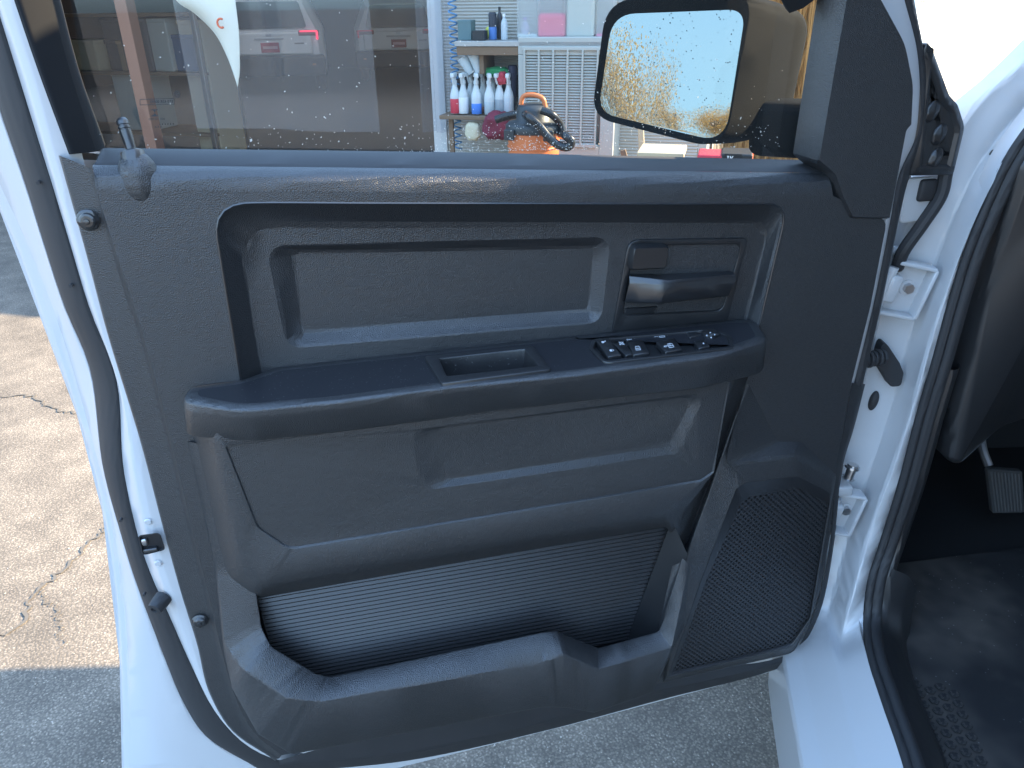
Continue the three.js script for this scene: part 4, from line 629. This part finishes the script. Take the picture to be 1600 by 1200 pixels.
{ const b = put('low_bench', 'low dark bench against the shed wall', 'bench', [-.02, 0, .35]); part('bench_top', rbox(.9, .04, .3, .005, 0, BY - .36, 0), wood, b); for (const x of [-.4, .4]) for (const z of [-.1, .1]) part('leg', rbox(.05, BY - .38, .05, .004, x, (BY - .38) / 2, z), wood, b); }
// louvred cooler
{
  const [a, b] = [[.1578,1.3424,.34],[.7798,.6991,.34]], wd = b[0] - a[0], top = a[1], c = put('evaporative_cooler', 'grey beige louvred cooler panel standing under the shelf', 'cooler', [(a[0] + b[0]) / 2, 0, .17]), m = std({ color: lin(.42, .42, .38), roughness: .65, bumpMap: dirtSmall, bumpScale: .001 });
  const z = .17, yb = [[.4991,.7464,.34]][0][1], yt = [[.4064,1.31,.34]][0][1], xs = [[.2015,1.0387,.34],[.2939,1.0401,.34],[.3855,1.0415,.34],[.4762,1.0429,.34],[.5702,1.0443,.34],[.6633,1.0457,.34]].map((p) => p[0] - (a[0] + b[0]) / 2);
  part('casing', rbox(wd, .1, .33, .006, 0, top - .01, 0), m, c).userData.label = 'dusty top edge of the cooler'; part('casing', rbox(.05, top - .06, .33, .006, -wd / 2 + .025, (top - .06) / 2, 0), m, c); part('casing', rbox(.09, top - .06, .33, .006, wd / 2 - .045, (top - .06) / 2, 0), m, c); part('casing', rbox(wd - .14, yb, .33, .006, -.02, yb / 2, 0), m, c); part('cooler_back', rbox(wd - .1, top - .1, .02, .004, 0, (top - .1) / 2, .04), m, c);
  part('frame_rail', rbox(xs[5] - xs[0] + .03, .02, .02, .003, (xs[0] + xs[5]) / 2, yt + .008, z), m, c); part('frame_rail', rbox(xs[5] - xs[0] + .03, .02, .02, .003, (xs[0] + xs[5]) / 2, yb - .004, z), m, c);
  for (const x of xs) part('mullion', rbox(.012, yt - yb, .02, .003, x, (yt + yb) / 2, z + .002), m, c);
  for (let k = 0; k < 5; k++) { const g = [], w = xs[k + 1] - xs[k], n = 34; for (let i = 0; i < n; i++) { const s = new THREE.BoxGeometry(w, .0125, .004); s.rotateX(-.75); s.translate((xs[k] + xs[k + 1]) / 2, yb + (i + .5) * (yt - yb) / n, z - .008); g.push(s); } part('louvre_bank', finish(join(...g), .3), m, c).userData.kind = 'stuff'; }
}
// shop vacuum on a low box
{
  const [c, l, r, b] = [[.3802,.9299,.85],[.2136,.9151,.85],[.5438,.9232,.85],[.3646,.7511,.85]], R = (r[0] - l[0]) / 2, y0 = .42, H = c[1] - y0 - .01, org = std({ color: lin(.62, .17, .05), roughness: .45 }), blk = std({ color: lin(.025, .03, .034), roughness: .45 });
  const bx = put('low_crate', 'wooden crate under the orange shop vacuum', 'crate', [c[0], 0, .85]); part('crate_side', rbox(.5, .4, .5, .01, 0, .2, 0), wood, bx); part('crate_lid', rbox(.54, .02, .54, .004, 0, .41, 0), wood, bx);
  const v = put('shop_vacuum', 'orange shop vacuum with dark lid and black hose', 'vacuum', [c[0], y0, .85]);
  latheM([[.0001, 0], [R * .8, .004], [R * .84, .03], [R * .93, H]], org, v, 'drum', 40); for (const y of [.62, .8]) { const t = new THREE.TorusGeometry(R * (.82 + .1 * y) + .002, .006, 8, 40); t.rotateX(Math.PI / 2); t.translate(0, H * y, 0); part('drum_rib', t, org, v); }
  latheM([[R * .96, H - .02], [R * 1.0, H - .015], [R * 1.0, H + .02], [R * .9, H + .035], [R * .62, H + .045], [R * .6, H + .1], [R * .5, H + .13], [R * .2, H + .14], [.0001, H + .14]], blk, v, 'lid', 40);
  part('carry_handle', tube([[-.07, H + .13, .03], [-.055, H + .175, .03], [0, H + .185, .03], [.06, H + .165, .03], [.075, H + .12, .03]], .013, 24, 10), org, v);
  for (const x of [-.11, .12]) { part('latch_clip', rbox(.06, .06, .02, .006, x, H - .02, R * .9), blk, v); }
  const o = V(c[0], y0, .85), hp = (pts) => pts.map((p) => V(...p).sub(o)), hb = std({ color: lin(.012, .013, .015), roughness: .25 });
  part('hose', tube(hp([...[[.1092,.9397,.7],[.17,.9595,.7],[.254,.976,.7]], ...[[.4051,1.0028,1.05],[.4563,.9631,1.05],[.5152,.8995,1.05],[.5778,.8564,1.05],[.6288,.8545,1.05],[.6426,.8824,1.05],[.6132,.9091,1.05]], ...[[.5506,.8952,.9]]]), .024, 90, 12), hb, v); part('hose', tube(hp([...[[.448,1.032,.95],[.5073,1.0092,.95]], ...[[.5496,.9515,.9],[.5655,.8956,.9]]]), .022, 40, 12), hb, v);
}
// odds and ends right of the cooler
{
  const mk = (n, label, cat, p, ...gm) => { const t = put(n, label, cat, p); for (const [nm, g, m] of gm) part(nm, g, m, t); return t; };
  const pb = [[.9899,.7411,.5]][0];
  for (const [i, x, tlt, len, t] of [[0, 955, -.5, .42, 'dark plank leaning beside the cooler'], [1, 1022, .22, .62, 'pale stake leaning in the scrap heap']]) { const [p] = [[.9889,.6949,.5]], q = i ? [[1.0202,.696,.5]][0] : p, g = rbox(.035, len, .02, .004, 0, len / 2, 0); g.rotateZ(i ? .1 : .3); mk('scrap_plank', t, 'plank', [q[0], 0.35, .5], ['board', g, i ? paleWood : wood], ['batten', rbox(.2, .35, .05, .004, 0, -.175, 0), wood]); }
  mk('scrap_table', 'pale wooden table top just above the window sill', 'table', [[[1.1267,.8038,.8]][0][0], 0, .8], ['table_top', rbox(.26, .03, .3, .006, 0, [[1.1267,.8038,.8]][0][1], 0), paleWood], ['leg', rbox(.04, .7, .04, .004, -.1, .35, 0), paleWood], ['leg', rbox(.04, .7, .04, .004, .1, .35, 0), paleWood]);
  const rp = [[1.3979,.8327,1]][0]; mk('red_crate', 'red plastic crate beyond the mirror', 'crate', [rp[0], 0, 1], ['crate_side', rbox(.13, .1, .2, .01, 0, rp[1] - .04, 0), std({ color: lin(.5, .03, .05), roughness: .5 })], ['crate_foot', rbox(.11, rp[1] - .1, .16, .004, 0, (rp[1] - .1) / 2, 0), wood]);
  const kp = [[1.5358,.8271,1]][0], cv = document.createElement('canvas'); cv.width = 128; cv.height = 64; const x = cv.getContext('2d'); x.fillStyle = '#07090b'; x.fillRect(0, 0, 128, 64); x.fillStyle = '#cfd4d4'; x.font = 'bold 48px sans-serif'; x.fillText('IK', 20, 48); const ct = new THREE.CanvasTexture(cv); ct.colorSpace = THREE.SRGBColorSpace;
  const pl = new THREE.PlaneGeometry(.09, .05); pl.translate(-.02, kp[1], .103); mk('black_case', 'black case with white lettering beside the orange tub', 'case', [kp[0], 0, 1], ['case_body', rbox(.16, .12, .2, .01, 0, kp[1] - .035, 0), std({ color: lin(.01, .011, .012), roughness: .5 })], ['case_lettering', pl, std({ map: ct, roughness: .6 })], ['case_foot', rbox(.12, kp[1] - .1, .16, .004, 0, (kp[1] - .1) / 2, 0), wood]);
  const op = [[1.6039,.8394,1]][0]; mk('orange_tub', 'slim orange tub beside the black case', 'tub', [op[0], 0, 1], ['tub_body', lathe([[.0001, op[1] - .25], [.016, op[1] - .25], [.018, op[1] + .006], [.015, op[1] + .006]], 18), std({ color: lin(.75, .1, .03), roughness: .5 })], ['tub_stand', cyl(.03, .04, op[1] - .25, 12, 0, (op[1] - .25) / 2, 0), wood]);
}
// vehicles parked inside
function rearCar(name, label, [a, , d], s, lit, plateC, turn) {
  const v = put(name, label, 'car', [a, 0, d], undefined, turn), wm = std({ color: lin(.7, .71, .7), roughness: .35 }), gl = std({ color: lin(.012, .014, .017), roughness: .08 }), bk = std({ color: lin(.02, .02, .022), roughness: .6 });
  const sec = (z, w, y0, y1, wt, y2) => [V(-w, y0, z), V(-w * 1.01, (y0 + y1) / 2, z), V(-w, y1, z), V(-wt, y2, z), V(-wt * .6, y2 + .05, z), V(wt * .6, y2 + .05, z), V(wt, y2, z), V(w, y1, z), V(w * 1.01, (y0 + y1) / 2, z), V(w, y0, z)];
  const K = [sec(0, .82, .5, 1.05, .62, 1.5), sec(-.16, .92, .35, 1.1, .68, 1.62), sec(-1.2, .93, .35, 1.08, .7, 1.68), sec(-2.4, .93, .35, 1.05, .68, 1.62), sec(-3.2, .92, .35, 1.0, .8, 1.05), sec(-4.5, .8, .4, .8, .6, .85)];
  part('body', finish(join(skin(loftLoops(K, [0, .1, .1, .2, .2]), false), fill(K[0])), .7), wm, v);
  const q = (pts, z) => fill(rounded(pts.map(([x, y]) => [x, y, z(y)]), .05, true, 4, 2)), sl = (y) => .016 - Math.max(0, y - 1.05) * .2;
  part('rear_window', finish(q([[-.66, 1.1], [.66, 1.1], [.56, 1.52], [-.56, 1.52]], (y) => .02)), gl, v);
  part('rear_bumper', rbox(1.84, .34, .3, .06, 0, .5, .0), bk, v); part('tailgate', rbox(1.45, .36, .06, .04, 0, .86, .01), wm, v); part('tailgate_handle', rbox(.5, .035, .02, .008, 0, .94, .045), std({ color: lin(.45, .46, .46), roughness: .4 }), v);
  const pl = part('number_plate', rbox(.31, .16, .012, .006, 0, .8, .05), std({ color: plateC, roughness: .5 }), v); part('plate_legend', rbox(.25, .045, .004, .002, 0, .8, .058), std({ color: lin(.6, .35, .35), roughness: .6 }), pl);
  for (const x of [-1, 1]) { const t = part('tail_light', rbox(.36, .09, .06, .02, x * .68, 1.02, .02), std({ color: lin(.2, .02, .03), roughness: .3 }), v); const on = std({ color: lin(.6, .02, .05), emissive: new THREE.Color(1, .02, .08), emissiveIntensity: lit, roughness: .3 }); part('lamp_bar', rbox(.3, .025, .02, .008, x * .68, 1.05, .052), on, t); part('lamp_bar', rbox(.035, .13, .02, .008, x * .82, .98, .052), on, t); part('reflector', rbox(.06, .03, .02, .006, x * .72, .52, .15), std({ color: lin(.5, .25, .12), roughness: .4 }), v); }
  part('emblem', rbox(.1, .04, .012, .015, 0, 1.0, .045), M.steel, v); part('trim_badge', rbox(.16, .025, .01, .004, .5, .86, .044), std({ color: lin(.25, .26, .26), roughness: .4 }), v);
  for (const x of [-.8, .8]) for (const z of [-.75, -3.5]) { const t = new THREE.TorusGeometry(.25, .1, 10, 26); t.rotateY(Math.PI / 2); t.translate(x, .35, z); const w = part('wheel', t, bk, v); const rm = cyl(.19, .19, .08, 20); rm.rotateZ(Math.PI / 2); rm.translate(x, .35, z); part('wheel_rim', rm, M.steel, w); }
  v.scale.setScalar(s); return v;
}
rearCar('white_suv', 'white estate car seen from behind with its tail lights lit', [[-6.8351,1.0448,-8.5]][0], 1.06, .55, lin(.4, .03, .05), .47);
rearCar('parked_car', 'pale car parked deeper in the shed behind the vinyl strip', [[-5.2983,1.05,-11]][0], 1.0, .03, lin(.25, .05, .05), .36);
// clutter in the dark bay
{
  const cols = [lin(.5, .4, .26), lin(.12, .1, .1), lin(.45, .44, .4), lin(.3, .2, .12), lin(.08, .12, .2)], list = [[[[-4.3248,.958,-1.6]], .55, .5, 2], [[[-4.7018,.9002,-1.4]], .42, .6, 2], [[[-4.5598,1.271,-2.2]], .4, .3, 3], [[[-3.8222,1.3376,-2]], .3, .22, 0], [[[-4.6053,1.0712,-2.4]], .6, .5, 1], [[[-3.957,1.0245,-2.2]], .4, .35, 4], [[[-4.7158,1.2289,-1.8]], .35, .3, 1], [[[-5.2157,1.3846,-2.6]], .5, .3, 0]];
  const sh = put('storage_rack', 'steel rack of boxes in the dark shed bay', 'rack', [[-4.9035,-.3561,-2.2]][0].map((v, i) => i === 1 ? 0 : v)); for (const y of [.35, .95, 1.5]) part('rack_shelf', rbox(2.4, .03, .6, .004, 0, y, 0), wood, sh); for (const x of [-1.18, 1.18]) for (const z of [-.28, .28]) part('rack_post', rbox(.05, 2.2, .05, .004, x, 1.1, z), M.steel, sh);
  const words = ['pale sack', 'grey bin', 'brown tub', 'tan carton', 'dark chest', 'blue crate', 'black bin', 'tan bale'], labels = ['large pale box on the rack just right of the brown post', 'tall pale box left of the brown post', 'brown box on the middle rack shelf', 'small tan carton near the curved flap', 'wide dark chest low on the rack', 'navy crate beneath the small tan carton', 'black bin beside the brown post', 'tan carton on the upper rack shelf'];
  const sx = [[-4.9035,-.3561,-2.2]][0][0]; const ys = [.365, .965, 1.515];
  list.forEach(([p, w, h, ci], i) => { const [a, y, d] = p[0], base = ys.reduce((b, v) => Math.abs(v - (y - h / 2)) < Math.abs(b - (y - h / 2)) ? v : b); const inR = Math.abs(a - sx) < 1.0; const b = put('storage_box', labels[i], 'box', [a, inR ? base : 0, -2.2], 'boxes stored in the dark shed bay', rr(-.2, .2)); const hh = inR ? h : y + h / 2; part('box_body', rbox(w, hh, .4, .02, 0, hh / 2, 0), std({ color: cols[ci], roughness: .85 }), b); part('box_lid', rbox(w * 1.03, .04, .42, .01, 0, hh - .02, 0), std({ color: cols[ci], roughness: .8 }), b); });
}

// ================= ground, vegetation =================
const asphaltH = (x, y) => { const q = worley(x * 190, y * 190, 190, 11), r = worley(x * 330, y * 330, 330, 12); return [q, r]; };
const asC = tex(1024, (x, y) => { const [q, r] = asphaltH(x, y), n = vnoise(x * 7, y * 7, 7, 1) * .5 + vnoise(x * 19, y * 19, 19, 2) * .5; const stone = q[0] < .42 ? .36 + q[2] * .26 : .34, s = r[2] > .95 && r[0] < .4 ? .8 : r[2] * .16 + .36, v = .88 * (stone * .55 + s * .5) * (.82 + n * .36); return [v * 1.06, v * .98, v * .87]; }, true, 1.3);
const asB = tex(1024, (x, y) => { const [q, r] = asphaltH(x, y); return Math.max(0, 1 - q[0] * 1.6) * .7 + Math.max(0, 1 - r[0] * 1.4) * .3; }, false, 1.3);
{ const g = new THREE.PlaneGeometry(400, 400, 100, 100); g.rotateX(-Math.PI / 2); const u = g.attributes.uv; for (let i = 0; i < u.count; i++) u.setXY(i, u.getX(i) * 400, u.getY(i) * 400); struct('ground', g, std({ map: asC, roughness: .8, bumpMap: asB, bumpScale: .0012 })); }
{ // dry field beyond the yard, to the right
  const g = new THREE.PlaneGeometry(160, 160, 40, 40); g.rotateX(-Math.PI / 2); g.translate(86, .006, -84); struct('dry_field', g, std({ color: lin(.5, .43, .3), roughness: 1 })); }
{ // stones lying on the asphalt
  const pos = [], a = V(); for (let i = 0; i < 900; i++) { const near = i < 500, x = near ? rr(-1.4, 1) : rr(-4, .5), z = near ? rr(-1.6, .6) : rr(-6, -.5), s = rr(.0012, .004), t = new THREE.TetrahedronGeometry(s, 0); t.rotateX(rnd() * 6); t.rotateY(rnd() * 6); t.translate(x, s * .4, z); pos.push(...t.attributes.position.array); }
  const m = part('gravel', tri(pos), std({ color: lin(.42, .38, .33), roughness: .9 }), scene); m.geometry.computeVertexNormals(); tag(m, 'loose gravel crumbs scattered over the asphalt', 'gravel', null, 'stuff');
  const p = [[.7911,0,-.2466]][0]; const g = new THREE.DodecahedronGeometry(.011, 0); g.scale(1, .6, .8); const peb = tag(part('pebble', g, std({ color: lin(.5, .33, .2), roughness: .9 }), scene), 'single tan pebble on the asphalt by the door sill', 'pebble'); peb.position.set(p[0], .006, p[2]);
}
function stems(n, f) { const pos = []; for (let i = 0; i < n; i++) { const [x, z, h, w, lx, lz] = f(i), a = rnd() * 3.14, cx = Math.cos(a) * w, cz = Math.sin(a) * w, m = [x + lx * .35, h * .6, z + lz * .35], t = [x + lx, h, z + lz]; pos.push(x - cx, 0, z - cz, x + cx, 0, z + cz, m[0] + cx * .8, m[1], m[2] + cz * .8, x - cx, 0, z - cz, m[0] + cx * .8, m[1], m[2] + cz * .8, m[0] - cx * .8, m[1], m[2] - cz * .8, m[0] - cx * .8, m[1], m[2] - cz * .8, m[0] + cx * .8, m[1], m[2] + cz * .8, ...t); } const g = tri(pos); g.computeVertexNormals(); return g; }
{ // dry reeds behind the mirror
  const g = stems(14000, () => { const t = rnd(), d = rr(0, 1.8), b = W(1.45 + t * 1.15 + d * .15, 0, -1.6 - d); return [b[0], b[2], rr(1.2, 2.7), rr(.0018, .0042), rr(-.3, .3), rr(-.3, .3)]; });
  tag(part('dry_reeds', g, new THREE.MeshPhysicalMaterial({ color: lin(.55, .36, .15), roughness: .9, transmission: .3, thickness: 0 }), scene), 'tall golden dry reeds growing beyond the mirror', 'reeds', null, 'stuff');
}
function autumnTree(label, [x, z], h, crownR, n, s0) {
  seed = s0; const t = thing('autumn_tree', label, 'tree', [x, 0, z], 'golden trees mirrored in the side mirror'), br = [], tips = [];
  const grow = (p, d, len, r, lv) => { const q = p.clone().addScaledVector(d, len); br.push(along(cyl(r * .6, r, len, lv < 2 ? 8 : 5, 0, len / 2, 0), p.toArray(), q.toArray())); if (lv > 1) tips.push([q, lv]); if (lv > 4) return; const k = lv < 1 ? 4 : 3; for (let i = 0; i < k; i++) { const e = d.clone().add(V(rr(-1, 1), rr(-.15, .7), rr(-1, 1)).multiplyScalar(.62)).normalize(); grow(q, e, len * rr(.62, .82), r * .58, lv + 1); } };
  grow(V(0, 0, 0), V(.03, 1, 0), h * .26, h * .022, 0); part('trunk', finish(join(...br), 1), std({ color: lin(.42, .34, .25), roughness: .9 }), t);
  const pos = []; for (let i = 0; i < n; i++) { const [q] = tips[Math.floor(rnd() * tips.length)], c = q.clone().add(V(rr(-1, 1), rr(-1, 1), rr(-1, 1)).multiplyScalar(crownR * .12)), s = rr(.015, .036), u = V(rr(-1, 1), rr(-1, 1), rr(-1, 1)).normalize(), v = u.clone().cross(V(rr(-1, 1), rr(-1, 1), rr(-1, 1))).normalize(); const a = c.clone().addScaledVector(u, s), b = c.clone().addScaledVector(v, s * .7), e = c.clone().addScaledVector(u, -s), f = c.clone().addScaledVector(v, -s * .7); for (const p of [a, b, e, a, e, f]) pos.push(p.x, p.y, p.z); }
  const g = tri(pos); g.computeVertexNormals(); part('crown', g, new THREE.MeshPhysicalMaterial({ color: lin(.6, .36, .1), roughness: .9, transmission: .35, thickness: 0 }), t);
}
autumnTree('tall golden autumn tree seen in the side mirror', [-16.4, 22.1], 8.9, 6, 30000, 31);
autumnTree('small golden tree beside the tall one in the mirror', [-14.6, 25.5], 6.6, 5, 15000, 77);

{ // cracks across the asphalt
  const crack = (pts, w) => { const c = smooth(pts, 60), a = [], b = []; c.forEach((p, i) => { const d = c[Math.min(60, i + 1)].clone().sub(c[Math.max(0, i - 1)]).normalize(), n = V(-d.z, 0, d.x), k = w * (.4 + vnoise(i * .7, 1, 64, 5)), j = (vnoise(i * .9, 7, 64, 6) - .5) * .03; a.push(V(p.x, .004, p.z).addScaledVector(n, j + k)); b.push(V(p.x, .004, p.z).addScaledVector(n, j - k)); }); return lines([a, b]); };
  struct('asphalt_crack', finish(join(crack([[-1.3655,0,-.9421],[-1.2462,0,-.9748],[-1.2238,0,-1.1329],[-1.1763,0,-1.2266],[-1.1183,0,-1.3853],[-1.0415,0,-1.5067]], .005), crack([[-2.0204,0,-2.8009],[-1.7908,0,-2.5929],[-1.6846,0,-2.5911],[-1.5019,0,-2.4042],[-1.3216,0,-2.2972]], .005), crack([[-1.2238,0,-1.1329],[-1.1393,0,-1.0137],[-1.0862,0,-.8724]], .0025))), std({ color: lin(.11, .1, .085), roughness: 1 }));
}
renderer.render(scene, camera);
